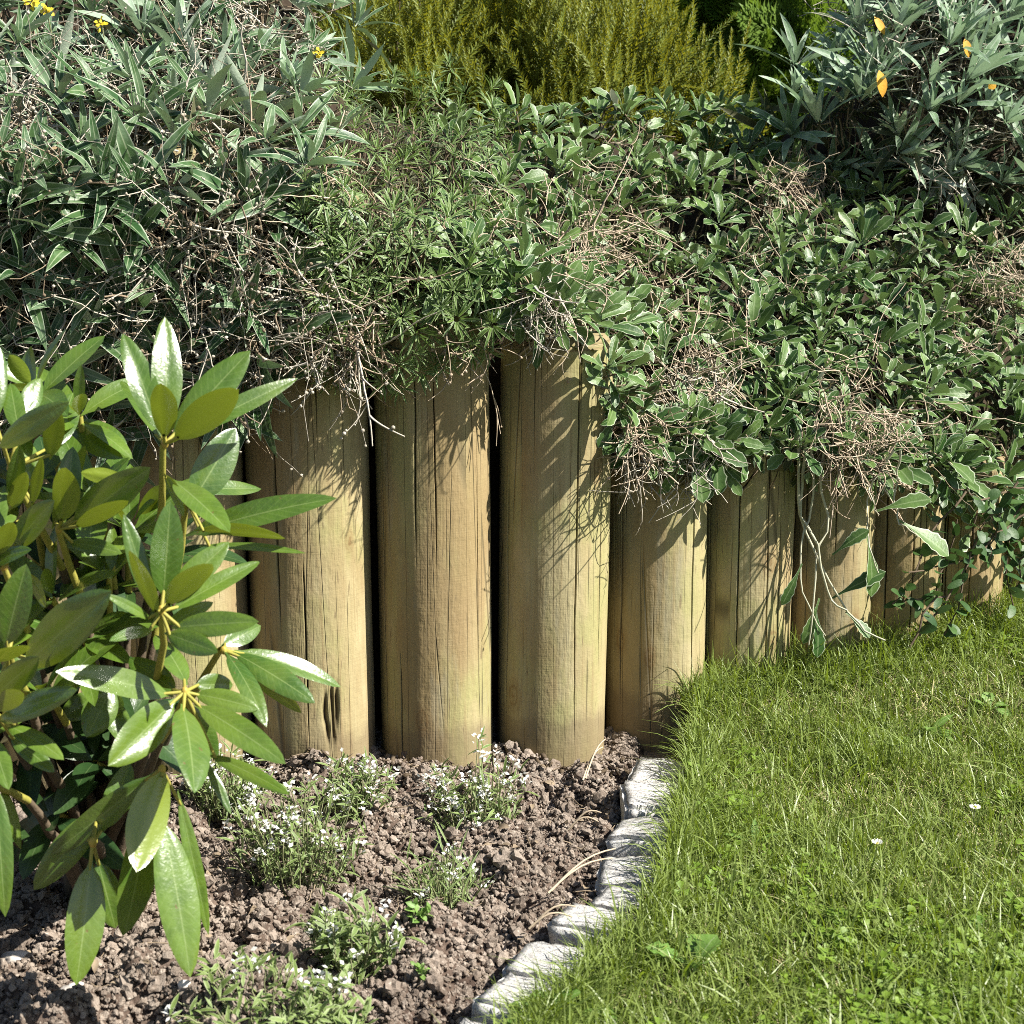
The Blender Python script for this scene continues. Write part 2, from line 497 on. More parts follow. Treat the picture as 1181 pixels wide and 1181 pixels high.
def wood_mat():
    m, nt, nd, ln, pb = new_mat("round log wood")
    at_ = N(nt, "ShaderNodeAttribute", attribute_name="leaf")      # arc length, height, crack
    mk = N(nt, "ShaderNodeAttribute", attribute_name="mark")       # knot mask, knot rings, end grain
    sp = N(nt, "ShaderNodeSeparateXYZ")
    ln.new(at_.outputs["Vector"], sp.inputs[0])
    sk = N(nt, "ShaderNodeSeparateXYZ")
    ln.new(mk.outputs["Vector"], sk.inputs[0])
    oi = N(nt, "ShaderNodeObjectInfo")
    seed = math_(nt, 'MULTIPLY', oi.outputs["Random"], 37.0)

    def vec(sx, sz, k=0.0):
        cb = N(nt, "ShaderNodeCombineXYZ")
        ln.new(math_(nt, 'MULTIPLY', sp.outputs[0], sx), cb.inputs[0])
        ln.new(math_(nt, 'MULTIPLY', sp.outputs[1], sz), cb.inputs[1])
        ln.new(math_(nt, 'ADD', seed, k), cb.inputs[2])
        return cb.outputs[0]
    grain = noise(nt, vec(210, 5), 1, 4, 0.6, 0.4)
    broad = noise(nt, vec(16, 1.6, 3), 1, 3, 0.55, 0.6)
    patch = noise(nt, vec(11, 6, 7), 1, 4, 0.6)
    mill = noise(nt, vec(22, 420, 9), 1, 3, 0.6)
    fine = noise(nt, vec(700, 60, 11), 1, 3, 0.7)
    col = mixc(nt, ramp(nt, broad, 0.3, 0.7), (0.36, 0.285, 0.135), (0.49, 0.42, 0.24))
    col = mixc(nt, ramp(nt, patch, 0.42, 0.62, 0, 0.8), col, (0.33, 0.32, 0.12))      # greenish impregnation
    col = mixc(nt, ramp(nt, noise(nt, vec(9, 2.0, 21), 1, 4, 0.6), 0.45, 0.66, 0, 0.85), col, (0.27, 0.17, 0.075))
    col = mixc(nt, ramp(nt, noise(nt, vec(26, 3.2, 51), 1, 5, 0.7), 0.55, 0.7, 0, 0.6), col, (0.3, 0.275, 0.2))   # grey weathering   # brown stain
    col = mixc(nt, ramp(nt, grain, 0.5, 0.72, 0, 0.62), col, (0.25, 0.165, 0.07))
    col = mixc(nt, ramp(nt, mill, 0.58, 0.72, 0, 0.12), col, (0.27, 0.19, 0.085))
    col = mixc(nt, ramp(nt, fine, 0.56, 0.75, 0, 0.38), col, (0.55, 0.46, 0.28))
    col = mixc(nt, ramp(nt, noise(nt, vec(260, 26, 31), 1, 2), 0.64, 0.74, 0, 0.8), col, (0.14, 0.09, 0.045))  # flecks
    # thin drying cracks
    cr = N(nt, "ShaderNodeTexVoronoi", feature='DISTANCE_TO_EDGE')
    cr.inputs["Scale"].default_value = 1
    ln.new(vec(40, 0.8, 13), cr.inputs["Vector"])
    thin = math_(nt, 'MULTIPLY', ramp(nt, cr.outputs["Distance"], 0.0, 0.02, 1, 0), ramp(nt, noise(nt, vec(14, 2.2, 17), 1, 2), 0.44, 0.54))
    col = mixc(nt, math_(nt, 'MULTIPLY', thin, 0.8), col, (0.07, 0.045, 0.02))
    tint = N(nt, 'ShaderNodeMapRange')
    ln.new(math_(nt, 'FRACT', math_(nt, 'MULTIPLY', oi.outputs['Random'], 7.31)), tint.inputs[0])
    tint.inputs[3].default_value, tint.inputs[4].default_value = 0.0, 0.4
    col = mixc(nt, tint.outputs[0], col, (0.32, 0.285, 0.165))
    foot = math_(nt, 'ADD', sp.outputs[1], math_(nt, 'MULTIPLY', noise(nt, vec(30, 20, 41), 1, 4), -0.07))
    col = mixc(nt, ramp(nt, foot, 0.0, 0.035, 0.5, 0.0), col, (0.16, 0.115, 0.07))   # soil splash and damp at the foot
    ring = math_(nt, 'SINE', sk.outputs[1])
    col = mixc(nt, math_(nt, 'MULTIPLY', sk.outputs[0], ramp(nt, ring, -0.2, 0.7, 0.35, 0.7)), col, (0.2, 0.12, 0.05))
    col = mixc(nt, sp.outputs[2], col, (0.045, 0.03, 0.014))
    ln.new(col, pb.inputs["Base Color"])
    pb.inputs["Roughness"].default_value = 0.75
    pb.inputs["Specular IOR Level"].default_value = 0.25
    h = math_(nt, 'ADD', math_(nt, 'MULTIPLY', grain, 0.5), math_(nt, 'MULTIPLY', mill, 0.16))
    h = math_(nt, 'ADD', h, math_(nt, 'MULTIPLY', noise(nt, vec(120, 70, 23), 1, 4), 0.65))
    h = math_(nt, 'ADD', h, math_(nt, 'MULTIPLY', noise(nt, vec(45, 14, 27), 1, 3), 0.8))
    h = math_(nt, 'SUBTRACT', h, math_(nt, 'MULTIPLY', thin, 1.3))
    bp = N(nt, "ShaderNodeBump")
    bp.inputs["Strength"].default_value = 0.75
    bp.inputs["Distance"].default_value = 0.0022
    ln.new(h, bp.inputs["Height"])
    ln.new(bp.outputs[0], pb.inputs["Normal"])
    return m


M['wood'] = wood_mat()


def granite_mat():
    m, nt, nd, ln, pb = new_mat("granite")
    tc = N(nt, "ShaderNodeTexCoord")
    o = tc.outputs["Object"]
    col = mixc(nt, ramp(nt, noise(nt, o, 30, 4), 0.35, 0.65), (0.46, 0.45, 0.43), (0.62, 0.605, 0.58))
    col = mixc(nt, ramp(nt, noise(nt, o, 420, 2), 0.56, 0.64, 0, 0.85), col, (0.13, 0.13, 0.14))
    col = mixc(nt, ramp(nt, noise(nt, o, 260, 2), 0.6, 0.68, 0, 0.7), col, (0.42, 0.34, 0.28))
    col = mixc(nt, ramp(nt, noise(nt, o, 22, 5, 0.7), 0.54, 0.68, 0, 0.75), col, (0.2, 0.165, 0.125))
    mp = N(nt, "ShaderNodeMapping")
    mp.inputs["Scale"].default_value = (25, 150, 60)
    ln.new(o, mp.inputs[0])
    col = mixc(nt, ramp(nt, noise(nt, mp.outputs[0], 1, 3, 0.6, 1.0), 0.6, 0.7, 0, 0.6), col, (0.16, 0.15, 0.15))  # dark streaks: grass blade shadows painted into the granite colour
    ln.new(col, pb.inputs["Base Color"])
    pb.inputs["Roughness"].default_value = 0.8
    bp = N(nt, "ShaderNodeBump")
    bp.inputs["Strength"].default_value = 0.6
    bp.inputs["Distance"].default_value = 0.004
    ln.new(noise(nt, o, 130, 5, 0.65), bp.inputs["Height"])
    ln.new(bp.outputs[0], pb.inputs["Normal"])
    return m


M['granite'] = granite_mat()

# ------------------------------------------------------------------ wall plan
LOGS = [  # x, y, radius, top height, bottom
    (-0.869, 2.372, 0.093, 0.93), (-0.684, 2.404, 0.093, 0.92), (-0.4965, 2.425, 0.093, 0.92),
    (-0.3071, 2.45, 0.093, 0.86), (-0.1176, 2.472, 0.087, 0.74), (0.0625, 2.516, 0.086, 0.645),
    (0.2385, 2.630, 0.081, 0.42), (0.3935, 2.6846, 0.076, 0.43), (0.5408, 2.7455, 0.075, 0.42),
    (0.6816, 2.8148, 0.074, 0.41), (0.8129, 2.8991, 0.074, 0.39), (0.9372, 2.9934, 0.074, 0.37), (1.058, 3.093, 0.074, 0.37)]
XF = [(-900, 2.16), (-300, 2.25), (-94, 2.28), (59, 2.311), (207, 2.332), (356, 2.357), (502, 2.385), (637, 2.43), (759, 2.545), (862, 2.60), (956, 2.66), (1041, 2.73), (1113, 2.82), (1175, 2.91), (1300, 3.05), (2000, 3.7)]
YB = [(-900, 500), (0, 495), (130, 490), (210, 480), (290, 452), (350, 458), (430, 445), (500, 402), (560, 382), (620, 390), (690, 402), (712, 510), (770, 540), (830, 545), (880, 525), (940, 545), (1000, 560), (1050, 550), (1090, 580), (1150, 612), (1170, 620), (1400, 660), (2000, 700)]
YT = [(-900, 170), (290, 200), (430, 225), (500, 262), (640, 325), (700, 390), (760, 480), (860, 485), (1000, 500), (1150, 515), (2000, 560)]
YU = [(-900, -70), (330, -70), (372, 20), (400, 90), (450, 105), (540, 112), (600, 128), (750, 130), (850, 150), (885, 135), (940, 85), (1010, 30), (1060, -70), (2000, -70)]


def drape(x, y, back=0.0):
    """depth of the planted bank's surface along the line of sight of photo pixel x, y"""
    f, yb, yt, yu = interp(x, XF), interp(x, YB), interp(x, YT), interp(x, YU)
    t = np.clip((yb - y) / np.maximum(yb - yt, 1), 0, 1)
    hang = 0.012 + 0.05 * np.sin(np.pi * np.clip(t * 0.9, 0, 1)) ** 0.8
    s = np.maximum((yt - y) / np.maximum(yt - yu, 30), 0)
    hollow = smooth(885, 925, x) * smooth(1150, 1105, x) * smooth(140, 175, y) * smooth(258, 225, y)
    return f - hang * (1 - np.clip(s * 1.3, 0, 1)) + 0.78 * s + back + 0.15 * hollow


def drape_normal(x, y):
    e = 6.0
    p = at(x, y, drape(x, y))
    px = at(x + e, y, drape(x + e, y)) - p
    py = at(x, y - e, drape(x, y - e)) - p
    return p, norm(np.cross(px, py))


def lawn_z(X, Y):
    return 0.02 + 0.14 * np.maximum(0, Y - 2.35) * smooth(0.0, 0.35, X) + 0.006 * vnoise(X * 7, Y * 7, 3)


# edge line of the lawn = row of setts (photo pixels of each sett's middle, tilt)
SETT_PX = [(766, 880), (758, 917), (751, 955), (742, 992), (722, 1030), (690, 1063), (655, 1100), (607, 1147), (555, 1200)]
SETT = [ground(x, y, 0.025) for x, y in SETT_PX]
EDGE_Y = np.array([s[1] for s in SETT])[::-1]
EDGE_X = np.array([s[0] for s in SETT])[::-1]


def edge_x(Y):
    """x of the middle of the sett row at depth Y"""
    e = np.interp(Y, EDGE_Y, EDGE_X)
    e = np.where(Y < EDGE_Y[0], EDGE_X[0] + (Y - EDGE_Y[0]) * 0.62, e)
    return np.where(Y > EDGE_Y[-1], EDGE_X[-1] + (Y - EDGE_Y[-1]) * 0.1, e)


# ------------------------------------------------------------------ ground structures
def sheet(name, xs, ys, zf, mat, kind='structure', keep=None):
    X, Y = np.meshgrid(xs, ys)
    V = np.stack([X, Y, zf(X, Y)], -1).reshape(-1, 3)
    i = np.arange(X.size).reshape(X.shape)
    Q = np.stack([i[:-1, :-1], i[:-1, 1:], i[1:, 1:], i[1:, :-1]], -1).reshape(-1, 4)
    if keep is not None:
        c = V[Q].mean(1)
        Q = Q[keep(c[:, 0], c[:, 1])]
    return tag(obj(name, mesh(name, V, Q, mat=mat)), kind=kind)


def span(a, b, near0, near1, step, far=14):
    return np.unique(np.concatenate([np.linspace(a, near0, far), np.arange(near0, near1, step), np.linspace(near1, b, far)]))


sheet("ground", np.linspace(-120, 120, 9), np.linspace(-120, 120, 9), lambda X, Y: X * 0 - 0.25, M['turf'])

# lumps pressed into the soil bed
LP = []
r2 = np.random.default_rng(21)
for k in range(900):
    rad = float(np.clip(r2.lognormal(-4.4, 0.45), 0.006, 0.034))
    LP.append((r2.uniform(-1.15, 0.3), r2.uniform(1.35, 2.5), rad, r2.uniform(0.5, 0.95)))
bx = np.arange(-1.25, 0.36, 0.0036)
by = np.arange(1.3, 2.62, 0.0042)
BX, BY = np.meshgrid(bx, by)
BZ = 0.03 * fbm(BX * 10, BY * 10, 40, 3) - 0.012
lump = np.zeros_like(BZ)  # rounded clods
for (lx, ly, rad, hh) in LP:
    i0, i1 = np.searchsorted(bx, (lx - rad, lx + rad))
    j0, j1 = np.searchsorted(by, (ly - rad, ly + rad))
    if i1 <= i0 or j1 <= j0:
        continue
    dx, dy = BX[j0:j1, i0:i1] - lx, BY[j0:j1, i0:i1] - ly
    q = 1 - (dx * dx + dy * dy) / rad ** 2 * (1 + 0.45 * vnoise(BX[j0:j1, i0:i1] * 60, BY[j0:j1, i0:i1] * 60, 5))
    lump[j0:j1, i0:i1] = np.maximum(lump[j0:j1, i0:i1], np.sqrt(np.clip(q, 0, 1)) * rad * hh * 0.8)
BZ = BZ + lump + 0.009 * fbm(BX * 80, BY * 80, 60, 4)
BZ -= 0.035 * smooth(-0.07, -0.03, BX - edge_x(BY))        # the bed dips at the setts
BZ += 0.012 * smooth(2.2, 2.4, BY)
BZ -= (0.035 * smooth(2.38, 2.5, BY) + 0.5 * np.maximum(BZ, 0) * smooth(2.36, 2.46, BY)) * smooth(0.0, 0.1, BX)


def soil_z(X, Y):
    i = np.clip(np.searchsorted(bx, X), 0, len(bx) - 1)
    j = np.clip(np.searchsorted(by, Y), 0, len(by) - 1)
    return BZ[j, i]


i_ = np.arange(BX.size).reshape(BX.shape)
Q_ = np.stack([i_[:-1, :-1], i_[:-1, 1:], i_[1:, 1:], i_[1:, :-1]], -1).reshape(-1, 4)
V_ = np.stack([BX, BY, BZ], -1).reshape(-1, 3)
c_ = V_[Q_].mean(1)
Q_ = Q_[c_[:, 0] < edge_x(c_[:, 1]) + 0.03]
tag(obj("soil_bed", mesh("soil_bed", V_, Q_, attr=np.stack([V_[:, 0] * 0, V_[:, 0] * 0, np.clip(vnoise(V_[:, 0] * 30, V_[:, 1] * 30, 8), 0, 1)], -1), mat=M['shade_dark_soil'])), kind='structure')
sheet("bed_margin", np.linspace(-6, 0.3, 60), np.linspace(-5, 2.6, 60), lambda X, Y: -0.05 + 0.01 * fbm(X * 5, Y * 5, 3), M['soil'],
      keep=lambda X, Y: X < edge_x(Y))

lx = span(-3.3, 9, -0.3, 1.4, 0.02)
ly = span(-5, 4.5, 1.3, 3.3, 0.02)
sheet("lawn", lx, ly, lambda X, Y: lawn_z(X, Y) - 0.004, M['turf'], keep=lambda X, Y: (X > edge_x(Y) + 0.03))

# planted bank behind the logs, running on to the far garden
xs = np.concatenate([np.linspace(-900, -140, 12), np.arange(-100, 1300, 14), np.linspace(1330, 2000, 12)])
rows = []
for t in np.linspace(0, 1.0, 40):
    y = interp(xs, YT) + (interp(xs, YU) - interp(xs, YT)) * t
    p = at(xs, y, drape(xs, y) + 0.2)
    p[:, 2] -= 0.075 * min(1, t * 6 + 0.3)
    p[:, 2] += 0.02 * fbm(p[:, 0] * 8, p[:, 1] * 8, 12, 3)
    rows.append(p)
b0 = rows[0].copy()
b0[:, 2] = -0.2
top = rows[-1]
ext = []
for dY, k in ((0.3, 1), (1.2, 1), (4, 1.5), (15, 4), (110, 30)):
    q = top.copy()
    q[:, 1] = top[:, 1] * 0 + 3.5 + dY
    q[:, 0] *= k
    q[:, 2] = 0.9 if dY < 2 else 0.85
    ext.append(q)
grid = np.stack([b0] + rows + ext, 0)
i_ = np.arange(grid.shape[0] * grid.shape[1]).reshape(grid.shape[:2])
Q_ = np.stack([i_[:-1, :-1], i_[:-1, 1:], i_[1:, 1:], i_[1:, :-1]], -1).reshape(-1, 4)
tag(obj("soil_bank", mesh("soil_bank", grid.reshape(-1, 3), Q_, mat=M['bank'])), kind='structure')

# ------------------------------------------------------------------ palisade logs
LOG_LABELS = {
    0: "round palisade log past the outer end of the rhododendron bush",
    1: "round palisade log glimpsed through gaps low in the rhododendron",
    2: "tall tan log whose lit strip shows between rhododendron leaves and the next log",
    3: "thick tan log with long rhododendron leaf in front and black split near its foot",
    4: "tall tan log with orange brown flank behind the tallest white flowering plant",
    5: "tall greyish tan log with two knots, last tall one before the step down",
    6: "short yellow tan log, first after the step down, standing by the granite setts",
    7: "short tan log rising from grass with leaf shadows across its upper half",
    8: "short log rising from lawn behind the long bare trailing stems",
    9: "short log behind the dark round leaves of the creeper, grass at its foot",
    10: "short far log half in shade between creeper leaves and tall grass",
    11: "short log at the far end of the wall, mostly under hanging leaves",
    12: "short log past the far end of the visible wall"}


def make_log(i, x, y, R, top_z):
    r = np.random.default_rng(300 + i)
    nt_, base = 710, -0.12
    zs = np.unique(np.concatenate([np.linspace(base, top_z - 0.02, 92)]))
    th = np.concatenate([np.linspace(np.pi * 0.95, np.pi * 2.05, 620, endpoint=False), np.linspace(np.pi * 2.05, np.pi * 2.95, 90, endpoint=False)])
    TH, Z = np.meshgrid(th, zs)
    lean = r.normal(0, 0.006, 2)
    rad = R * (1 + 0.012 * vnoise(np.cos(TH) * 1.5 + 9, Z * 3 + np.sin(TH) * 1.5, 70 + i) + 0.004 * vnoise(TH * 6, Z * 9, 90 + i))
    crack = np.zeros_like(TH)
    for k in range(r.integers(6, 10)):
        t0, z0 = r.uniform(0, 2 * np.pi), r.uniform(-0.1, top_z)
        if k < 7:      # the side turned to the lawn
            t0 = r.uniform(np.pi * 1.05, np.pi * 1.98)
        ln_ = r.uniform(0.25, 0.8) * (1 if k % 3 else 1.4)
        wob = 0.018 * vnoise(Z * 9 + k * 13, Z * 0, 33) + 0.006 * vnoise(Z * 45 + k * 7, Z * 0, 35)
        d = np.abs((TH - t0 - wob + np.pi) % (2 * np.pi) - np.pi) * R
        env = smooth(0, 0.35, (Z - z0) / ln_) * smooth(0, 0.35, (z0 + ln_ - Z) / ln_)
        w = (0.00035 + r.uniform(0, 0.0006)) * (0.35 + env)
        crack = np.maximum(crack, np.exp(-(d / w) ** 2) * np.clip(env * 1.6, 0, 1))
    knot, ring = np.zeros_like(TH), np.zeros_like(TH)
    for k in range(r.integers(2, 4)):
        t0, z0 = r.uniform(np.pi * 1.1, np.pi * 1.95), r.uniform(0.05, top_z * 0.8)
        da = ((TH - t0 + np.pi) % (2 * np.pi) - np.pi) * R
        rr = np.sqrt((da / 1.0) ** 2 + ((Z - z0) / 1.7) ** 2)
        kr = r.uniform(0.008, 0.016)
        m_ = smooth(kr * 1.6, kr * 0.5, rr)
        knot = np.maximum(knot, m_)
        ring = np.where(m_ > 0, rr * 900 + 2 * vnoise(TH * 40, Z * 90, 44), ring)
        rad = rad + R * 0.012 * smooth(kr * 2.4, 0, rr)
    if i == 3:         # the black split low on this log
        for dt, zz, l2 in ((0.0, 0.02, 0.13), (-0.09, 0.03, 0.1), (0.09, 0.05, 0.09)):
            t0 = np.radians(293) + dt
            d = np.abs((TH - t0 - 0.03 * vnoise(Z * 40 + dt * 50, Z * 0, 36) + np.pi) % (2 * np.pi) - np.pi) * R
            env = smooth(0, 0.3, (Z - zz) / l2) * smooth(0, 0.3, (zz + l2 - Z) / l2)
            crack = np.maximum(crack, np.exp(-(d / 0.0032) ** 2) * env)
    rad = rad - 0.006 * crack
    zf = smooth(top_z - 0.05, top_z - 0.02, Z)
    V = np.stack([np.cos(TH) * rad + lean[0] * Z, np.sin(TH) * rad + lean[1] * Z, Z], -1)
    A = np.stack([TH * R, Z, crack], -1)
    B = np.stack([knot, ring, Z * 0], -1)
    nr = len(zs)
    idx = np.arange(nr * nt_).reshape(nr, nt_)
    Q = np.stack([idx[:-1], np.roll(idx[:-1], -1, 1), np.roll(idx[1:], -1, 1), idx[1:]], -1).reshape(-1, 4)
    # chamfer and end grain
    VV, AA, BB, QQ = [V.reshape(-1, 3)], [A.reshape(-1, 3)], [B.reshape(-1, 3)], [Q]
    prev, n0 = idx[-1], nr * nt_
    for f, dz in ((0.93, 0.012), (0.85, 0.02), (0.5, 0.022), (0.02, 0.0225)):
        ringv = np.stack([V[-1, :, 0] * f, V[-1, :, 1] * f, np.full(nt_, top_z - 0.02 + dz)], -1)
        VV.append(ringv)
        AA.append(np.stack([ringv[:, 0], ringv[:, 1] * 0.2, crack[-1] * (f > 0.4)], -1))
        BB.append(np.zeros((nt_, 3)))
        cur = np.arange(n0, n0 + nt_)
        QQ.append(np.stack([prev, np.roll(prev, -1), np.roll(cur, -1), cur], -1))
        prev, n0 = cur, n0 + nt_
    me = mesh("palisade_log", np.concatenate(VV), np.concatenate(QQ), attr=np.concatenate(AA), attr2=np.concatenate(BB), mat=M['wood'])
    o = obj("palisade_log", me, loc=(x, y, 0))
    return tag(o, LOG_LABELS[i], "log", "logs of the palisade wall")


for i, (x, y, R, tz) in enumerate(LOGS):
    make_log(i, x, y, R, tz)

# ------------------------------------------------------------------ granite setts
SETT_LABELS = ["granite sett at the wall end of the edging row, against the grass", "second granite sett from the log wall in the edging row",
               "third granite sett from the log wall, streaked with blade shadows", "fourth granite sett from the log wall, soil spilling on its corner",
               "dark sided granite sett beside the two straw twigs", "broad pale granite sett with clear flat top beyond the dark sided one",
               "soil dusted granite sett with grass hanging over half of it", "granite sett by the round weed leaf at the lawn edge",
               "granite sett at the camera end of the edging row"]
import bmesh
from mathutils import noise as mnoise
for k, p in enumerate(SETT):
    r = np.random.default_rng(50 + k)
    a, b = SETT[max(0, k - 1)], SETT[min(len(SETT) - 1, k + 1)]
    d = (b - a)[:2]
    dist = np.linalg.norm((SETT[min(len(SETT) - 1, k + 1)] - p)[:2]) if k < len(SETT) - 1 else 0.11
    dist2 = np.linalg.norm((SETT[max(0, k - 1)] - p)[:2]) if k else dist
    bm = bmesh.new()
    bmesh.ops.create_cube(bm, size=1)
    sx, sy, sz = 0.1 * r.uniform(0.92, 1.06), min(dist, dist2) * 0.5 + max(dist, dist2) * 0.44, 0.11
    sy = min(sy * 0.89, 0.13)
    for v in bm.verts:
        v.co = Vector((v.co.x * sx * r.uniform(0.9, 1.04), v.co.y * sy * r.uniform(0.9, 1.0), v.co.z * sz))
    bmesh.ops.bevel(bm, geom=bm.edges[:], offset=0.006, segments=2, affect='EDGES')
    bmesh.ops.subdivide_edges(bm, edges=bm.edges[:], cuts=9, use_grid_fill=True)
    for v in bm.verts:
        q = Vector((v.co.x + k * 3.1, v.co.y, v.co.z))
        v.co = v.co + 0.0028 * mnoise.noise_vector(q * 17) + 0.0026 * mnoise.noise_vector(q * 70) + 0.0012 * mnoise.noise_vector(q * 190)
    me = bpy.data.meshes.new("granite_sett")
    bm.to_mesh(me)
    bm.free()
    me.materials.append(M['granite'])
    for pl in me.polygons:
        pl.use_smooth = True
    o = obj("granite_sett", me, loc=(float(p[0]) + r.normal(0, 0.007), float(p[1]), -0.034 + r.uniform(-0.007, 0.007)))
    ang = math.atan2(d[1], d[0]) - math.pi / 2
    o.rotation_euler = (r.normal(0, 0.06), r.normal(0, 0.05), ang + r.normal(0, 0.11))
    tag(o, SETT_LABELS[k], "paving stone", "granite setts edging the lawn")

# ------------------------------------------------------------------ soil crumbs
def ico(sub, r, rough=0.25):
    bm = bmesh.new()
    bmesh.ops.create_icosphere(bm, subdivisions=sub, radius=1)
    V = np.array([v.co[:] for v in bm.verts])
    T = np.array([[v.index for v in f.verts] for f in bm.faces])
    bm.free()
    ph = r.uniform(0, 50, 3)
    d = 1 + rough * (np.sin(V @ r.normal(size=3) * 3 + ph[0]) + np.sin(V @ r.normal(size=3) * 5 + ph[1])) * 0.6 + r.normal(0, rough * 0.35, len(V))
    V = V * d[:, None] * np.array([1, r.uniform(0.7, 1), r.uniform(0.6, 0.85)])
    return V, np.zeros((0, 4), int), T, np.zeros((len(V), 3))


mb = MB()
r3 = np.random.default_rng(31)
for k in range(12):
    n = 18000
    X = r3.uniform(-0.75, 0.28, n)
    Y = r3.uniform(1.42, 2.6, n)
    if k < 8:
        sc = np.clip(r3.lognormal(-6.1, 0.45, n), 0.0013, 0.007)
        tpl = ico(1, r3, 0.3)
    else:
        n = 900
        X, Y = X[:n], Y[:n]
        sc = np.clip(r3.lognormal(-5.2, 0.4, n), 0.003, 0.013)
        tpl = ico(2, r3, 0.34)
    ok = (X < edge_x(Y) - 0.045 + (r3.random(n) < 0.03) * 0.05) & (np.abs(X) < Y * 0.36 + 0.05)
    X, Y, sc = X[ok], Y[ok], sc[ok]
    P = np.stack([X, Y, soil_z(X, Y) + sc * 0.35], -1)
    R_ = rot_up(rand_dirs(len(P), r3), r3.uniform(0, 6.28, len(P)), sc)
    mb.inst(tpl, R_, P, r3.random(len(P)))
tag(mb.build("soil_crumbs", M['soil'], smooth_=False), kind='stuff')

# dead leaf scraps, rootlets and straw among the crumbs
mb = MB()
n = 420
X, Y = r3.uniform(-0.7, 0.2, n), r3.uniform(1.45, 2.42, n)
ok = X < edge_x(Y) - 0.05
X, Y = X[ok], Y[ok]
n = len(X)
P = np.stack([X, Y, soil_z(X, Y) + 0.007], -1)
az = r3.uniform(0, 6.28, n)
d = norm(np.stack([np.cos(az), np.sin(az), r3.normal(0, 0.2, n)], -1))
q = np.linspace(-0.5, 0.5, 5)[None, :, None]
path = P[:, None] + d[:, None] * q * r3.uniform(0.01, 0.05, n)[:, None, None] + r3.normal(0, 0.0025, (n, 5, 3))
mb.add(*tubes(path, r3.uniform(0.0004, 0.0011, n), 4, 0.6))
k = 160
mb.inst(leaf_tpl(0.02, 0.009, 5, 'lance', 0.4, 1.0), frames(d[:k], np.array([0.1, -0.2, 1.0]) + r3.normal(0, 0.3, (k, 3))) * r3.uniform(0.4, 1.1, (k, 1, 1)), P[:k] + [0, 0, 0.003], r3.random(k))
tag(mb.build("plant_litter", M['straw_brown']), kind='stuff')

# bark and dark mulch bits at the wall foot
mb = MB()
n = 500
X = r3.uniform(-0.45, 0.24, n)
Y = 2.34 + 0.12 * (X + 0.3) + r3.normal(0, 0.035, n)
P = np.stack([X, Y, soil_z(X, Y) + 0.004], -1)
mb.inst(ico(1, r3, 0.2), rot_up(norm(np.stack([r3.normal(0, .4, n), r3.normal(0, .4, n), np.ones(n)], -1)), r3.uniform(0, 6.28, n), r3.uniform(0.003, 0.008, n)) * np.array([[[1.6, 0.6, 0.35]]]), P)
tag(mb.build("bark_mulch", M['bark']), kind='stuff')

# single stones and twigs lying on the soil
STONES = [(302, 1136, 0.010, "small white stone by the leafy tuft at the lower soil edge"), (336, 1132, 0.013, "larger broken white stone beside the small white one"),
          (213, 1148, 0.008, "round pinkish stone on open soil under the hanging leaf"), (85, 1150, 0.02, "large pale clod with rounded face, low among the crumbs"),
          (18, 1078, 0.02, "flat pale stone beneath the rhododendron, lying on soil"), (480, 1080, 0.008, "tiny pale stone next to the seedling in the open soil")]
for x, y, s, lab in STONES:
    g = ground(x, y, 0.0)
    g[2] = soil_z(g[0], g[1]) + s * 0.5
    V, Q, T, A = ico(3, r3, 0.12)
    o = obj("stone", mesh("stone", V * s, Q, T, mat=M['stone_w']), loc=tuple(map(float, g)))
    tag(o, lab, "stone", "pale stones on the soil")
for (x0, y0, x1, y1, lab) in [(632, 1030, 706, 990, "long straw twig leaning from soil onto the setts"), (610, 1071, 660, 1058, "short straw twig lying level near the broad sett"),
                              (672, 900, 695, 862, "bent straw twig near the wall foot"), (655, 957, 690, 948, "curved pale husk lying on the clods")]:
    a, b = ground(x0, y0, 0.03), ground(x1, y1, 0.04)
    t = np.linspace(0, 1, 7)[:, None]
    p = a + (b - a) * t + np.array([0, 0, 0.012]) * np.sin(t * 3.1)
    p = np.stack([p, p + np.array([0.004, 0.004, 0.001]) + np.array([0, 0, 0.01]) * t])
    V, Q, T, A = tubes(p, 0.0016, 5, 0.6)
    o = tag(obj("twig", mesh("twig", V - a, Q, attr=A, mat=M['twig']), loc=tuple(map(float, a))), lab, "twig", "straw twigs on the soil")

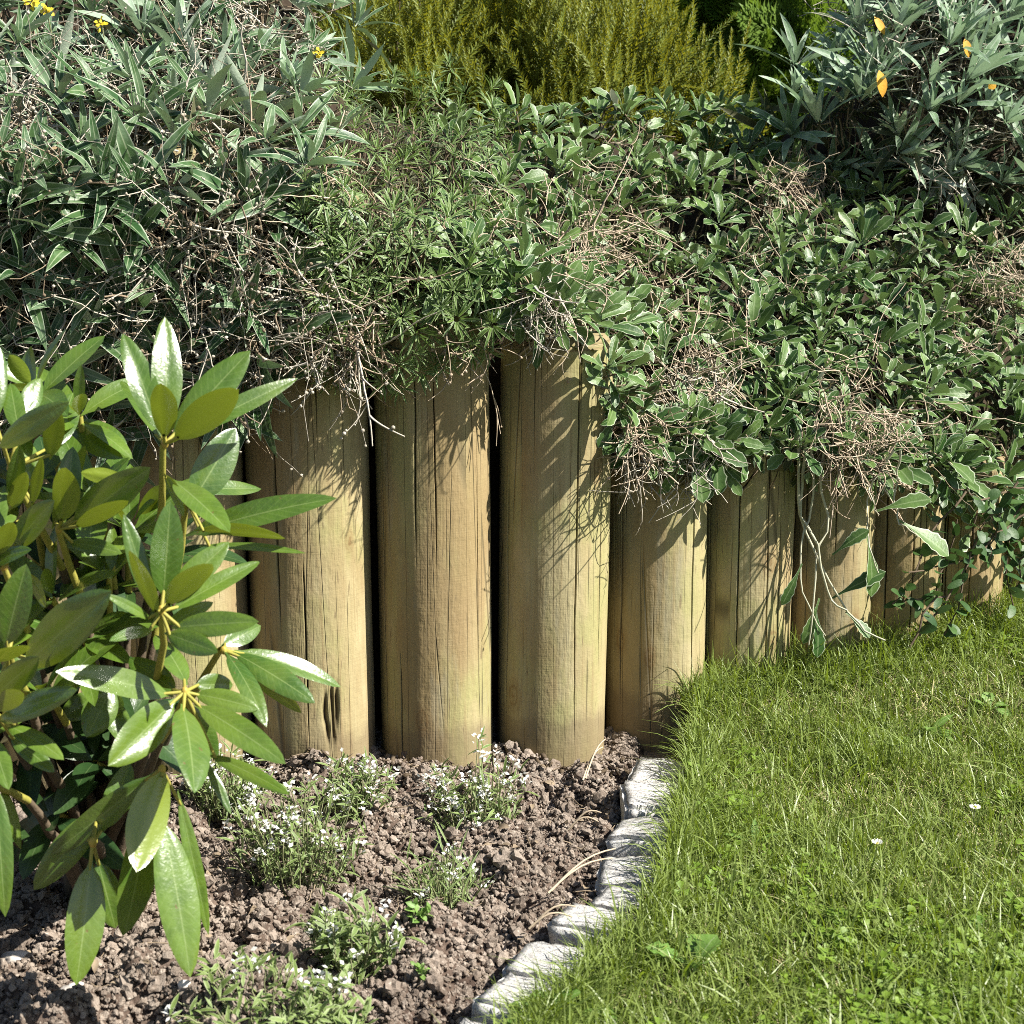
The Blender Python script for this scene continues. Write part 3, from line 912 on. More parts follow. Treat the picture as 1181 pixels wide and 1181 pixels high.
# ------------------------------------------------------------------ lawn: grass and clover
def blades(n, X, Y, L, lean, width, r, up=0.0, zb=None):
    az = r.uniform(0, 2 * np.pi, n)
    d = np.stack([np.cos(az), np.sin(az)], -1)
    z0 = lawn_z(X, Y) - 0.004 if zb is None else zb
    k = 5
    t = np.linspace(0, 1, k)[None, :]
    hor = (lean[:, None] * t ** 1.7) * L[:, None]
    ver = L[:, None] * (t - 0.42 * lean[:, None] ** 2 * t ** 2.4)
    P = np.stack([X[:, None] + d[:, :1] * hor, Y[:, None] + d[:, 1:] * hor, z0[:, None] + np.maximum(ver, 0.002)], -1)
    fa = az + r.normal(0, 0.7, n) + np.pi / 2
    side = np.stack([np.cos(fa), np.sin(fa), 0.25 * r.normal(size=n)], -1)[:, None, :]
    w = (width[:, None] * np.array([[0.8, 1.0, 0.85, 0.55, 0.08]]))[..., None] * 0.5
    V = np.stack([P - side * w, P + side * w], 2)            # n,k,2,3
    idx = np.arange(n * k * 2).reshape(n, k, 2)
    Q = np.stack([idx[:, :-1, 0], idx[:, :-1, 1], idx[:, 1:, 1], idx[:, 1:, 0]], -1).reshape(-1, 4)
    A = np.zeros((n, k, 2, 3))
    A[..., 0, 0], A[..., 1, 0] = -1, 1
    A[..., 1] = t[..., None]
    A[..., 2] = r.random(n)[:, None, None]
    return V.reshape(-1, 3), Q, None, A.reshape(-1, 3)


r4 = np.random.default_rng(41)


def wall_front(X):
    return np.interp(X, [q[0] for q in LOGS], [q[1] - q[2] * 0.85 for q in LOGS])


def lawn_points(n, y0=1.42, y1=3.15, x1=1.25):
    X, Y = r4.uniform(-0.15, x1, n), r4.uniform(y0, y1, n)
    ok = (X > edge_x(Y) + 0.036 + 0.014 * vnoise(Y * 30, Y * 0, 4)) & (Y < wall_front(X) + 0.02) & (X < Y * 0.36 + 0.12)
    return X[ok], Y[ok]


mb = MB()
X, Y = lawn_points(145000)
n = len(X)
patch = fbm(X * 6, Y * 6, 14, 3)
tall = smooth(0.1, 0.0, X - edge_x(Y) - 0.03) * 0.4 + smooth(0.16, 0.02, wall_front(X) - Y) * 0.8
L = np.clip(r4.normal(0.032, 0.011, n) * (1 + 0.3 * patch) * (1 + tall) + (r4.random(n) < 0.05) * r4.uniform(0.01, 0.045, n), 0.008, 0.1)
mb.add(*blades(n, X, Y, L, np.clip(r4.normal(0.62, 0.36, n), 0.05, 1.3), np.clip(r4.normal(0.0021, 0.0007, n), 0.0009, 0.004), r4))
# coarser, brighter blades nearest the camera
X, Y = lawn_points(12000, 1.42, 1.9)
n = len(X)
mb.add(*blades(n, X, Y, np.clip(r4.normal(0.035, 0.012, n), 0.015, 0.075), np.clip(r4.normal(0.65, 0.35, n), 0, 1.2), r4.uniform(0.002, 0.0042, n), r4))
# blades hanging over the setts
n = 3400
Y = r4.uniform(1.5, 2.4, n)
X = edge_x(Y) + 0.036 + np.abs(r4.normal(0, 0.022, n))
ok = r4.random(n) < 0.45 + 0.55 * vnoise(Y * 9, Y * 0, 6)
X, Y = X[ok], Y[ok]
n = len(X)
mb.add(*blades(n, X, Y, np.clip(r4.normal(0.05, 0.016, n), 0.02, 0.1), np.clip(r4.normal(0.75, 0.3, n), 0.1, 1.2), r4.uniform(0.0014, 0.0028, n), r4))
# the lawn beyond the frame, sparser
for _ in range(1):
    n = 60000
    X, Y = r4.uniform(-0.9, 3.0, n), r4.uniform(0.2, 3.2, n)
    ok = (X > edge_x(Y) + 0.05) & (Y < wall_front(X)) & ~((Y > 1.42) & (X < Y * 0.36 + 0.1))
    X, Y = X[ok], Y[ok]
    n = len(X)
    mb.add(*blades(n, X, Y, np.clip(r4.normal(0.035, 0.01, n), 0.01, 0.07), np.clip(r4.normal(0.6, 0.3, n), 0, 1.1), r4.uniform(0.0025, 0.0045, n), r4))
tag(mb.build("lawn_grass", M['grass']), kind='stuff')

mb = MB()
X, Y = lawn_points(80000)
n = len(X)
mb.add(*blades(n, X, Y, np.clip(r4.normal(0.019, 0.008, n), 0.008, 0.055), np.clip(r4.normal(0.95, 0.25, n), 0.3, 1.3), r4.uniform(0.0009, 0.0018, n), r4))
tag(mb.build("dry_grass", M['grass_dry']), kind='stuff')

mb = MB()
cl = MB()
for k in range(3):
    lf = leaf_tpl(0.011, 0.0095, 4, 'spat', 0.25, 0.4, rnd=0.5)
    a = k * 2.094
    cl.inst(lf, frames(np.array([[math.cos(a), math.sin(a), 0.25]]), np.array([[0, 0, 1.0]])), np.zeros((1, 3)))
cl = cl.tpl()
X, Y = lawn_points(22000)
dens = fbm(X * 4 + 20, Y * 4, 24, 3) + 0.5 * smooth(2.1, 1.6, Y)
ok = dens + r4.normal(0, 0.3, len(X)) + 0.15 * smooth(1.8, 1.55, Y) > 1.0
X, Y = X[ok], Y[ok]
n = len(X)
P = np.stack([X, Y, lawn_z(X, Y) + r4.uniform(0.008, 0.026, n)], -1)
mb.inst(cl, rot_up(norm(np.stack([r4.normal(0.1, .35, n), r4.normal(-0.15, .35, n), np.ones(n)], -1)), r4.uniform(0, 6.28, n), r4.uniform(0.6, 1.35, n)), P, r4.random(n))
tag(mb.build("clover", M['clover']), kind='stuff')


# broad leaved weeds standing in the lawn
def weed(px, py, nl, L, Wd, lab, pitch=(15, 60), shape='spat', serr=0.12, sc=None):
    g = ground(px, py, 0.03)
    g[2] = float(lawn_z(g[0], g[1]))
    t = thing("lawn_weed", lab, "weed", g, "broad leaved weeds in the lawn")
    r = np.random.default_rng(int(px * 7 + py))
    for i in range(nl):
        az, el = i * 2.4 + r.uniform(0, 1), math.radians(r.uniform(*pitch))
        ax = np.array([[math.cos(az) * math.cos(el), math.sin(az) * math.cos(el), math.sin(el)]])
        lf = leaf_tpl(L * r.uniform(0.75, 1.1), Wd * r.uniform(0.8, 1.1), 12, shape, 0.2, r.uniform(0.5, 1.4), serr, rnd=r.random())
        m_ = MB().inst(lf, frames(ax, np.array([[-ax[0, 0] * .5, -ax[0, 1] * .5, 1.0]])), np.array([g]) + 0.004)
        m_.build("leaf", M['weed'], t)
    mst = MB().add(*tubes(np.array([[g, g + np.array([0, 0, 0.006]), g + np.array([0, 0, 0.012])]]), 0.003, 5, 0.7))
    mst.build("stem", M['stem_g'], t)


weed(797, 1118, 4, 0.062, 0.034, "lobed pale leaved weed standing out of the lawn near the setts", (35, 75), 'spat', 0.22)
weed(618, 1172, 5, 0.05, 0.032, "smooth round leaved weed at the lawn edge against a sett", (30, 75), 'obl', 0.0)
weed(692, 1192, 5, 0.055, 0.034, "flat wide leaved weed at the camera edge of the lawn", (15, 45), 'obl', 0.0)
weed(1065, 1190, 5, 0.055, 0.034, "round leaved weed in the lawn beside open grass, broadest one", (15, 45), 'obl', 0.0)
weed(1122, 1078, 4, 0.032, 0.024, "small folded weed in the lawn under the white daisy", (20, 60), 'spat', 0.1)
weed(990, 1100, 4, 0.034, 0.026, "dark low weed rosette in the clover", (10, 40), 'spat', 0.1)
weed(868, 975, 4, 0.05, 0.012, "narrow leaved plantain in mid lawn by tall blades", (30, 70), 'lance', 0.0)
weed(1072, 850, 6, 0.055, 0.018, "plantain with spread pointed leaves higher up the lawn", (20, 55), 'lance', 0.0)
weed(1030, 862, 4, 0.03, 0.026, "pale round leaved weed next to the pointed plantain", (15, 50), 'obl', 0.0)
weed(1140, 830, 5, 0.04, 0.024, "pale leafy weed high on the lawn below the creeper", (20, 60), 'spat', 0.1)

# daisies
for px, py, lab in ((1119, 926, "white daisy with open petals alone in the lawn"), (1006, 970, "pinkish white half closed daisy lower in the lawn")):
    g = ground(px, py + 22, 0.03)
    g[2] = float(lawn_z(g[0], g[1]))
    t = thing("daisy", lab, "flower", g, "daisies in the lawn")
    hd = g + np.array([0.004, -0.004, 0.036])
    MB().add(*tubes(np.array([[g, g + (hd - g) * .5 + [0.002, 0, 0], hd]]), 0.001, 5, 0.8)).build("stem", M['stem_g'], t)
    pm = MB()
    for i in range(14):
        a = i * 0.449
        el = 0.25 if px > 1100 else 0.7
        pm.inst(leaf_tpl(0.008, 0.0034, 3, 'obl', 0.1, 0.3, rnd=0.5), frames(np.array([[math.cos(a), math.sin(a) - 0.3, el]]), np.array([[0, -0.4, 1.0]])), hd[None])
    fl = pm.build("flower_head", M['petal_w'], t)
    V, Q, T, A = ico(2, r4, 0.02)
    obj("disc", mesh("disc", V * np.array([0.0028, 0.0028, 0.0018]) + hd + np.array([0, -0.001, 0.0012]) - g, Q, T, mat=M['petal_y']), fl)


# ------------------------------------------------------------------ planted bank: sampling
def inpoly(x, y, poly):
    p = np.array(poly, float)
    c = np.zeros(np.shape(x), bool)
    j = len(p) - 1
    for i in range(len(p)):
        k = ((p[i, 1] > y) != (p[j, 1] > y)) & (x < (p[j, 0] - p[i, 0]) * (y - p[i, 1]) / (p[j, 1] - p[i, 1] + 1e-9) + p[i, 0])
        c ^= k
        j = i
    return c


def scatter(poly, gap, r, jit=12, tries=40000, cap=4000):
    """points inside a pixel outline, no two nearer than gap pixels"""
    p = np.array(poly, float)
    x0, y0, x1, y1 = p[:, 0].min(), p[:, 1].min(), p[:, 0].max(), p[:, 1].max()
    xs = r.uniform(x0, x1, tries)
    ys = r.uniform(y0, y1, tries)
    ok = inpoly(xs + r.normal(0, jit, tries), ys + r.normal(0, jit, tries), poly)
    cell, keep = {}, []
    for x, y in zip(xs[ok], ys[ok]):
        cx, cy = int(x // gap), int(y // gap)
        if any((x - a) ** 2 + (y - b) ** 2 < gap * gap for i in (-1, 0, 1) for j in (-1, 0, 1) for a, b in cell.get((cx + i, cy + j), ())):
            continue
        cell.setdefault((cx, cy), []).append((x, y))
        keep.append((x, y))
        if len(keep) >= cap:
            break
    return np.array(keep)


def plant_rosettes(t, name, metas, mat, pts, r, scale=(0.8, 1.2), lift=0.0, tiltup=0.6, ann=0.45, depth=0.05, rest='foliage', limit=100, rest_mat=None):
    """rosettes as parts of plant t; beyond the limit the remaining ones become one mesh"""
    p, nrm = drape_normal(pts[:, 0], pts[:, 1])
    up = norm(nrm + np.array([0.12, -0.1, tiltup]) + r.normal(0, ann, p.shape))
    p = p + nrm * (lift - np.abs(r.normal(0, depth, len(p))))[:, None]
    sc = r.uniform(*scale, len(p))
    R_ = rot_up(up, r.uniform(0, 6.28, len(p)), sc)
    order = np.argsort(p[:, 1] + (pts[:, 0] < 0) * 9 + (pts[:, 0] > 1181) * 9 + (pts[:, 1] < 0) * 9)
    mb = MB()
    tloc = np.array(t.location)
    for c, i in enumerate(order):
        k = int(r.integers(len(metas)))
        if c < limit:
            o = obj(name, metas[k][0], t)
            m4 = Matrix(R_[i].tolist()).to_4x4()
            m4.translation = Vector((p[i] - tloc).tolist())
            o.matrix_local = m4
        else:
            mb.inst(metas[k][1], R_[i][None], p[i][None], r.random(1))
    if mb.n:
        o = mb.build(rest, rest_mat or mat, t)
        o["kind"] = "stuff"


def variants(nvar, name, mat, r, **kw):
    out = []
    for i in range(nvar):
        tp = rosette(r, **kw)
        out.append((mesh(name, tp[0], tp[1], tp[2], tp[3], None, mat), tp))
    return out


def stalks(centers, n, L, r, rad=0.0011, down=0.0, wig=0.9, spread=30, out=0.3, seg=9, side=0.0):
    """tangled dead stalks started round pixel centres on the bank"""
    P = []
    for cx, cy, rp, m in centers:
        k = int(n * m)
        a, q = r.uniform(0, 6.28, k), np.sqrt(r.random(k)) * rp
        x, y = cx + np.cos(a) * q, cy + np.sin(a) * q
        p, nrm = drape_normal(x, y)
        p = p + nrm * r.uniform(-0.03, 0.035, k)[:, None]
        d = norm(r.normal(0, 1, (k, 3)) + nrm * out + np.array([side, -0.1, -down]))
        ln_ = L * np.clip(r.lognormal(0, 0.4, k), 0.3, 2.2)
        path = [p]
        curl = r.normal(0, 1, (k, 3)) * wig
        for s in range(seg - 1):
            d = norm(d + curl * 0.28 + r.normal(0, 0.16 * wig, (k, 3)) + np.array([0, 0, -down * 0.14]))
            path.append(path[-1] + d * (ln_ / seg)[:, None])
        P.append(np.stack(path, 1))
    P = np.concatenate(P)
    m_ = int(len(P) * 0.9)
    i, j = r.integers(0, len(P), m_), r.integers(2, seg - 2, m_)
    st = P[i, j]
    d = norm(P[i, j + 1] - st + r.normal(0, 0.012, (m_, 3)) * (L / 0.1))
    q = np.linspace(0, 1, seg)[None, :, None]
    F_ = st[:, None] + d[:, None] * q * (L * r.uniform(0.2, 0.6, m_))[:, None, None] + r.normal(0, 1, (m_, 1, 3)) * 0.012 * wig * q ** 2
    P = np.concatenate([P, F_])
    return P, rad * np.clip(r.lognormal(0, 0.35, len(P)), 0.5, 2.4)


def dry_part(t, name, mat, centers, n, L, r, pods=0, **kw):
    if len(centers) > 1:
        for c in centers:
            dry_part(t, name, mat, [c], n, L, r, pods, **kw)
        return
    P, rad = stalks(centers, n, L, r, **kw)
    mb = MB().add(*tubes(P, rad, 3, 0.5, r.random(len(P))))
    if pods:
        k = int(len(P) * pods)
        i, j = r.integers(0, len(P), k), r.integers(3, P.shape[1], k)
        mb.inst(ico(1, r, 0.1), rot_up(rand_dirs(k, r), r.uniform(0, 6.28, k), r.uniform(0.0012, 0.0032, k)) * np.array([[[1, 1, 1.5]]]), P[i, j] + r.normal(0, 0.002, (k, 3)), r.random(k))
    return mb.build(name, mat, t)


def inner_stems(t, name, mat, poly, n, r, L=0.12, rad=0.002, **kw):
    pts = scatter(poly, 8, r, 5, 4000, n)
    p, nrm = drape_normal(pts[:, 0], pts[:, 1])
    k = len(p)
    a = p - nrm * 0.09 + np.array([0, 0, -0.03])
    mid = p - nrm * 0.045 + r.normal(0, 0.015, (k, 3))
    P = np.stack([a, (a + mid) / 2 + r.normal(0, 0.006, (k, 3)), mid, (mid + p) / 2 + r.normal(0, 0.008, (k, 3)), p + r.normal(0, 0.01, (k, 3))], 1)
    return MB().add(*tubes(P, rad * r.uniform(0.6, 1.4, k), 4, 0.6, r.random(k))).build(name, mat, t)


# ------------------------------------------------------------------ arabis cushions (serrated spoon leaves)
ra = np.random.default_rng(61)
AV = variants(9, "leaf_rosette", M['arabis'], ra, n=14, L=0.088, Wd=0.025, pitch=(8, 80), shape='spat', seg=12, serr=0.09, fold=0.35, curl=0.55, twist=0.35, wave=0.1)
AO = variants(4, "old_leaves", M['arabis_old_shaded'], ra, n=10, L=0.06, Wd=0.02, pitch=(-25, 40), shape='spat', seg=8, serr=0.08, fold=0.3, curl=0.9, twist=0.6)
C1 = [(535, 130), (600, 122), (690, 128), (770, 140), (770, 250), (745, 330), (715, 395), (660, 372), (600, 370), (565, 362), (550, 280), (520, 200)]
C2 = [(745, 128), (850, 140), (900, 165), (945, 250), (960, 400), (930, 500), (885, 515), (830, 535), (770, 530), (715, 495), (700, 425), (735, 330), (765, 240)]
C3 = [(880, 190), (960, 215), (1040, 240), (1110, 260), (1300, 280), (1300, 650), (1165, 630), (1140, 605), (1085, 570), (1010, 545), (955, 530), (915, 490), (945, 400), (930, 270)]
for poly, lab, tang, nseed in (
        (C1, "grey green toothed leaf cushion over the tallest log, pale root fringe hanging", [(690, 275, 34, 1.0), (650, 300, 24, .5)], 1),
        (C2, "toothed leaf cushion spilling over the step down in the wall", [(790, 430, 44, 1.0), (905, 215, 34, .7), (760, 470, 30, .5), (730, 500, 24, .5)], 2),
        (C3, "broad toothed leaf cushion hanging over the short logs by the lawn", [(965, 480, 30, .6), (1010, 510, 30, .5), (1145, 310, 40, 1.0), (1165, 350, 30, .6)], 3)):
    r = np.random.default_rng(600 + nseed)
    c = np.mean(poly, 0)
    loc = at(c[0], c[1], drape(c[0], c[1]) + 0.1)
    t = thing("toothed_leaf_cushion", lab, "plant", loc, "toothed leaf cushion plants on the bank")
    pts = scatter(poly, 25, r, 8)
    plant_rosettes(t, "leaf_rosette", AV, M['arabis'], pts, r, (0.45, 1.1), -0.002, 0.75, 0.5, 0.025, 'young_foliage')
    pts = scatter(poly, 36, r, 5)
    plant_rosettes(t, "old_leaves", AO, M['arabis_old_shaded'], pts, r, (0.7, 1.2), -0.02, 0.2, 0.7, 0.03, 'old_foliage', 0)
    inner_stems(t, "woody_stem", M['straw_brown'], poly, 260, r)
    dry_part(t, "dry_stalk_tangle", M['straw'], tang, 80, 0.085, r, down=0.7, wig=1.3, out=0.35, pods=0.8)
    dry_part(t, "loose_stalk_tangle", M['straw'], [(c[0] - 60, c[1], 45, 1.0), (c[0] + 60, c[1] - 40, 45, 1.0), (c[0] + 10, c[1] + 70, 45, 1.0)], 32, 0.085, r, down=0.4, wig=1.2, out=0.3, pods=0.5)
    if nseed == 1:
        dry_part(t, "root_fringe", M['straw_grey'], [(622, 355, 26, 1.0)], 90, 0.06, r, down=1.4, wig=0.8, out=0.5)
    if nseed == 2:
        dry_part(t, "root_fringe", M['straw_grey'], [(795, 455, 40, 1.0), (735, 520, 26, .8), (795, 520, 24, .5)], 80, 0.075, r, down=1.0, wig=1.3, out=0.5)
        dry_part(t, "straw_mat", M['straw'], [(915, 205, 36, 1.0)], 130, 0.11, r, down=1.5, wig=0.3, out=0.3, side=0.5)
    if nseed == 3:
        dry_part(t, "root_fringe", M['straw'], [(958, 500, 32, 1.0), (985, 520, 28, .7)], 85, 0.085, r, down=1.0, wig=0.8, out=0.5, side=0.5)
        # long bare stems that trail down over the log below
        Yw = 2.60
        paths = []
        for q in ([(930, 505), (925, 555), (923, 600), (940, 622), (958, 690), (975, 705)], [(918, 500), (922, 545), (922, 590), (935, 625), (945, 650), (985, 715), (1000, 730), (1022, 738)],
                  [(950, 500), (945, 560), (955, 600), (940, 640), (940, 700), (932, 745)], [(935, 505), (938, 575), (925, 620), (922, 680), (950, 735)], [(1030, 520), (1000, 570), (1000, 618), (1012, 660)], [(1040, 520), (1030, 570), (1036, 602), (1060, 618)], [(990, 520), (1000, 560), (1012, 592)]):
            q = np.array(q, float)
            s = np.linspace(0, 1, len(q))
            s2 = np.linspace(0, 1, 14)
            X, Y = np.interp(s2, s, q[:, 0]), np.interp(s2, s, q[:, 1])
            paths.append(at(X, Y, Yw + 0.02 * np.sin(s2 * 5)) + r.normal(0, 0.0015, (14, 3)))
        MB().add(*tubes(np.array(paths), np.array([0.0033, 0.003, 0.0028, 0.0024, 0.002, 0.002, 0.002]), 6, 0.45)).build("trailing_stem", M['stem_pale'], t)
        lm = MB()
        for bx_, by_, tx, ty, w in ((975, 706, 1005, 735, 16), (960, 690, 1022, 660, 18), (940, 700, 948, 760, 17), (945, 690, 930, 745, 14), (960, 640, 1002, 612, 15), (925, 650, 905, 700, 12), (1000, 618, 1012, 690, 20), (1035, 600, 1098, 640, 26), (1010, 590, 1075, 575, 20)):
            a, b = at(bx_, by_, Yw), at(tx, ty, Yw - 0.02)
            L = np.linalg.norm(b - a)
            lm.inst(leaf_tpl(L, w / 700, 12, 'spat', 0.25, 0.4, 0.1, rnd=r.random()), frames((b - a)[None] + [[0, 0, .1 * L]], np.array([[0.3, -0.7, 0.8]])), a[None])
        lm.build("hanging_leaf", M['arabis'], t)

# ------------------------------------------------------------------ needle leaved cushion in the middle
r = np.random.default_rng(71)
NV = variants(6, "needle_whorl", M['needle'], r, n=26, L=0.034, Wd=0.0042, pitch=(-15, 75), shape='obl', seg=3, fold=0.2, curl=0.5, twist=0.2)
NPOLY = [(372, 95), (440, 100), (540, 112), (565, 180), (570, 300), (575, 375), (520, 390), (470, 402), (430, 445), (395, 425), (370, 400), (345, 300), (350, 190)]
loc = at(460, 260, drape(460, 260) + 0.1)
t = thing("needle_leaf_cushion", "fine needle leaved green cushion tumbling over the tall logs", "plant", loc)
pts = scatter(NPOLY, 20, r, 10)
plant_rosettes(t, "needle_whorl", NV, M['needle'], pts, r, (0.75, 1.2), 0.035, 0.6, 0.4, 0.02, 'needle_foliage')
pts = scatter(NPOLY, 17, r, 6)
plant_rosettes(t, "inner", NV, M['arabis_old_shaded'], pts, r, (0.8, 1.3), -0.035, 0.2, 0.7, 0.03, 'inner_foliage', 0)
inner_stems(t, "woody_stem", M['straw_brown'], NPOLY, 320, r, rad=0.0016)
dry_part(t, "dry_stalk_tangle", M['straw'], [(385, 215, 40, 1.0), (400, 340, 45, 1.0), (410, 390, 40, .8), (520, 395, 30, .6)], 40, 0.09, r, down=0.6, wig=0.7, out=0.6, pods=0.6)

# ------------------------------------------------------------------ lance leaved clumps
r = np.random.default_rng(81)
LV = variants(7, "leaf_tuft", M['lance'], r, n=11, L=0.135, Wd=0.024, pitch=(10, 80), shape='lance', seg=8, fold=0.3, curl=0.6, twist=0.5, wave=0.12)
SV = variants(6, "leaf_tuft", M['silver'], r, n=13, L=0.12, Wd=0.019, pitch=(35, 86), shape='lance', seg=8, fold=0.3, curl=0.5, twist=0.5, wave=0.12)
LO = variants(3, "old", M['arabis_old_shaded'], r, n=9, L=0.11, Wd=0.018, pitch=(-30, 40), shape='lance', seg=6, fold=0.3, curl=1.0, twist=0.8)
A1 = [(-110, -70), (335, -70), (385, 30), (400, 90), (375, 150), (350, 215), (200, 215), (60, 235), (-110, 235)]
A2 = [(-110, 210), (60, 215), (200, 200), (345, 205), (350, 300), (340, 410), (270, 455), (190, 480), (60, 500), (-110, 500)]


def yellow_flower(t, px, py, s, n=9):
    p, nrm = drape_normal(np.array([px]), np.array([py]))
    p, nrm = p[0] + nrm[0] * 0.07, nrm[0]
    fm = MB()
    for i in range(n):
        a = i * 2.4
        ax = np.array([[math.cos(a), -0.35, math.sin(a) * 0.7]]) + r.normal(0, 0.2, (1, 3))
        fm.inst(leaf_tpl(s, s * 0.6, 4, 'spat', 0.15, 0.4, rnd=r.random()), frames(ax, np.array([[0.2, -1.0, 0.6]])), p[None] + r.normal(0, s * 0.2, (1, 3)))
    f = fm.build("flower_head", M['petal_y'], t)
    MB().add(*tubes(np.array([[p - nrm * 0.1, p - nrm * 0.05 + [0.004, 0, 0], p]]), 0.0014, 5, 0.8)).build("flower_stalk", M['stem_g'], f)


for poly, lab, tang, ns in ((A1, "upright lance leaved clump with small yellow flowers and pale dead stems", [(225, 140, 70, 1.0), (60, 120, 60, .7), (300, 60, 60, .9), (240, 55, 40, .5), (40, 190, 50, .9), (150, 90, 50, .4)], 1),
                            (A2, "sprawling lance leaved clump hung with brown dead stalks above the rhododendron", [(60, 300, 70, 1.0), (255, 265, 60, 1.1), (300, 330, 55, 1.0), (120, 420, 60, 1.0), (250, 400, 45, 1.6), (30, 430, 60, 1.0), (180, 330, 60, .7), (330, 370, 40, .9), (200, 250, 50, .8), (390, 390, 26, .7)], 2)):
    r = np.random.default_rng(800 + ns)
    c = np.mean(poly, 0)
    t = thing("lance_leaf_clump", lab, "plant", at(c[0], c[1], drape(c[0], c[1]) + 0.1))
    pts = scatter(poly, 40 if ns == 1 else 45, r, 10)
    plant_rosettes(t, "leaf_tuft", LV, M['lance'], pts, r, (0.65, 1.1), 0.035, 0.75 if ns == 1 else 0.35, 0.4, 0.03, 'leafy_growth')
    if ns == 1:
        pts = scatter([(-100, -70), (335, -70), (385, 30), (395, 90), (300, 130), (160, 110), (-100, 60)], 44, r, 10)
        plant_rosettes(t, "leaf_tuft", SV, M['silver'], pts, r, (0.6, 1.0), 0.02, 0.7, 0.4, 0.03)
    pts = scatter(poly, 38, r, 6)
    plant_rosettes(t, "old", LO, M['arabis_old_shaded'], pts, r, (0.7, 1.2), -0.03, 0.2, 0.7, 0.03, 'old_foliage', 0)
    inner_stems(t, "woody_stem", M['straw_brown'], poly, 300, r, rad=0.0022)
    dry_part(t, "dry_stalk_tangle", M['straw_grey'], tang, 85, 0.1, r, down=0.45, wig=1.4, out=0.35, pods=1.6)
    dry_part(t, "brown_stalk_tangle", M['straw_brown'], tang, 55, 0.09, r, down=0.6, wig=1.4, out=0.1, pods=1.4)
    if ns == 1:
        for q in ((42, 52, 0.013), (60, 62, 0.011), (122, 78, 0.010), (333, 97, 0.010)):
            yellow_flower(t, *q)

r = np.random.default_rng(83)
D1 = [(905, 120), (955, 95), (1005, 55), (1045, -70), (1290, -70), (1290, 250), (1180, 225), (1110, 190), (1040, 165), (960, 165), (905, 150)]
t = thing("silver_leaf_clump", "upright silvery lance leaved clump with a few orange yellow leaves", "plant", at(1080, 90, drape(1080, 90) + 0.1))
pts = scatter(D1, 23, r, 8)
plant_rosettes(t, "leaf_tuft", SV, M['silver'], pts, r, (0.65, 1.1), 0.07, 0.95, 0.35, 0.03, 'leafy_growth')
pts = scatter(D1, 34, r, 6)
plant_rosettes(t, "old", LO, M['arabis_old_shaded'], pts, r, (0.7, 1.2), -0.03, 0.4, 0.6, 0.03, 'old_foliage', 0)
inner_stems(t, "woody_stem", M['straw_brown'], D1, 280, r, rad=0.0022)
dry_part(t, "dry_stalk_tangle", M['straw_grey'], [(1045, 60, 45, 1.0), (1130, 30, 60, 1.0), (1075, 195, 30, 1.0), (1170, 140, 40, .8), (1000, 20, 30, .5)], 60, 0.13, r, down=0.2, wig=0.8, out=0.6, pods=0.8)
for bx_, by_, tx, ty, w in ((1018, 112, 1016, 80, 13), (1117, 66, 1114, 44, 11), (1020, 40, 1010, 18, 10), (1140, 102, 1149, 95, 9)):
    Yd = float(drape(np.array([bx_]), np.array([by_]))[0]) - 0.15
    a, b = at(bx_, by_, Yd), at(tx, ty, Yd)
    L = np.linalg.norm(b - a)
    MB().inst(leaf_tpl(L, w / 560, 6, 'ell', 0.2, 0.3), frames((b - a)[None], np.array([[0.4, -1, 0.3]])), a[None]).build("yellow_leaf", M['yellow_leaf'], t)

# ------------------------------------------------------------------ shrubs behind
def sprig_tpl(r, L=0.13, n=90, nl=0.012, nw=0.0024, sp=0.85):
    mb = MB()
    lf = leaf_tpl(nl, nw, 2, 'obl', 0.2, 0.3)
    v = (np.arange(n) + 0.5) / n
    az = np.arange(n) * 2.39996
    el = 0.6 + 0.5 * v
    ax = np.stack([np.cos(az) * np.cos(el), np.sin(az) * np.cos(el), np.sin(el)], -1)
    P = np.stack([0.012 * np.sin(v * 3 + 1), 0.008 * np.sin(v * 4), v * L], -1)
    mb.inst(lf, frames(ax, np.stack([-np.cos(az) * np.sin(el), -np.sin(az) * np.sin(el), np.cos(el)], -1)) * (1.05 - 0.5 * v ** 3)[:, None, None], P, r.random(n))
    return mb.tpl()


r = np.random.default_rng(91)
SP = [sprig_tpl(r, 0.12, 80, 0.015, 0.0036), sprig_tpl(r, 0.15, 96, 0.015, 0.0036), sprig_tpl(r, 0.1, 66, 0.014, 0.0034)]


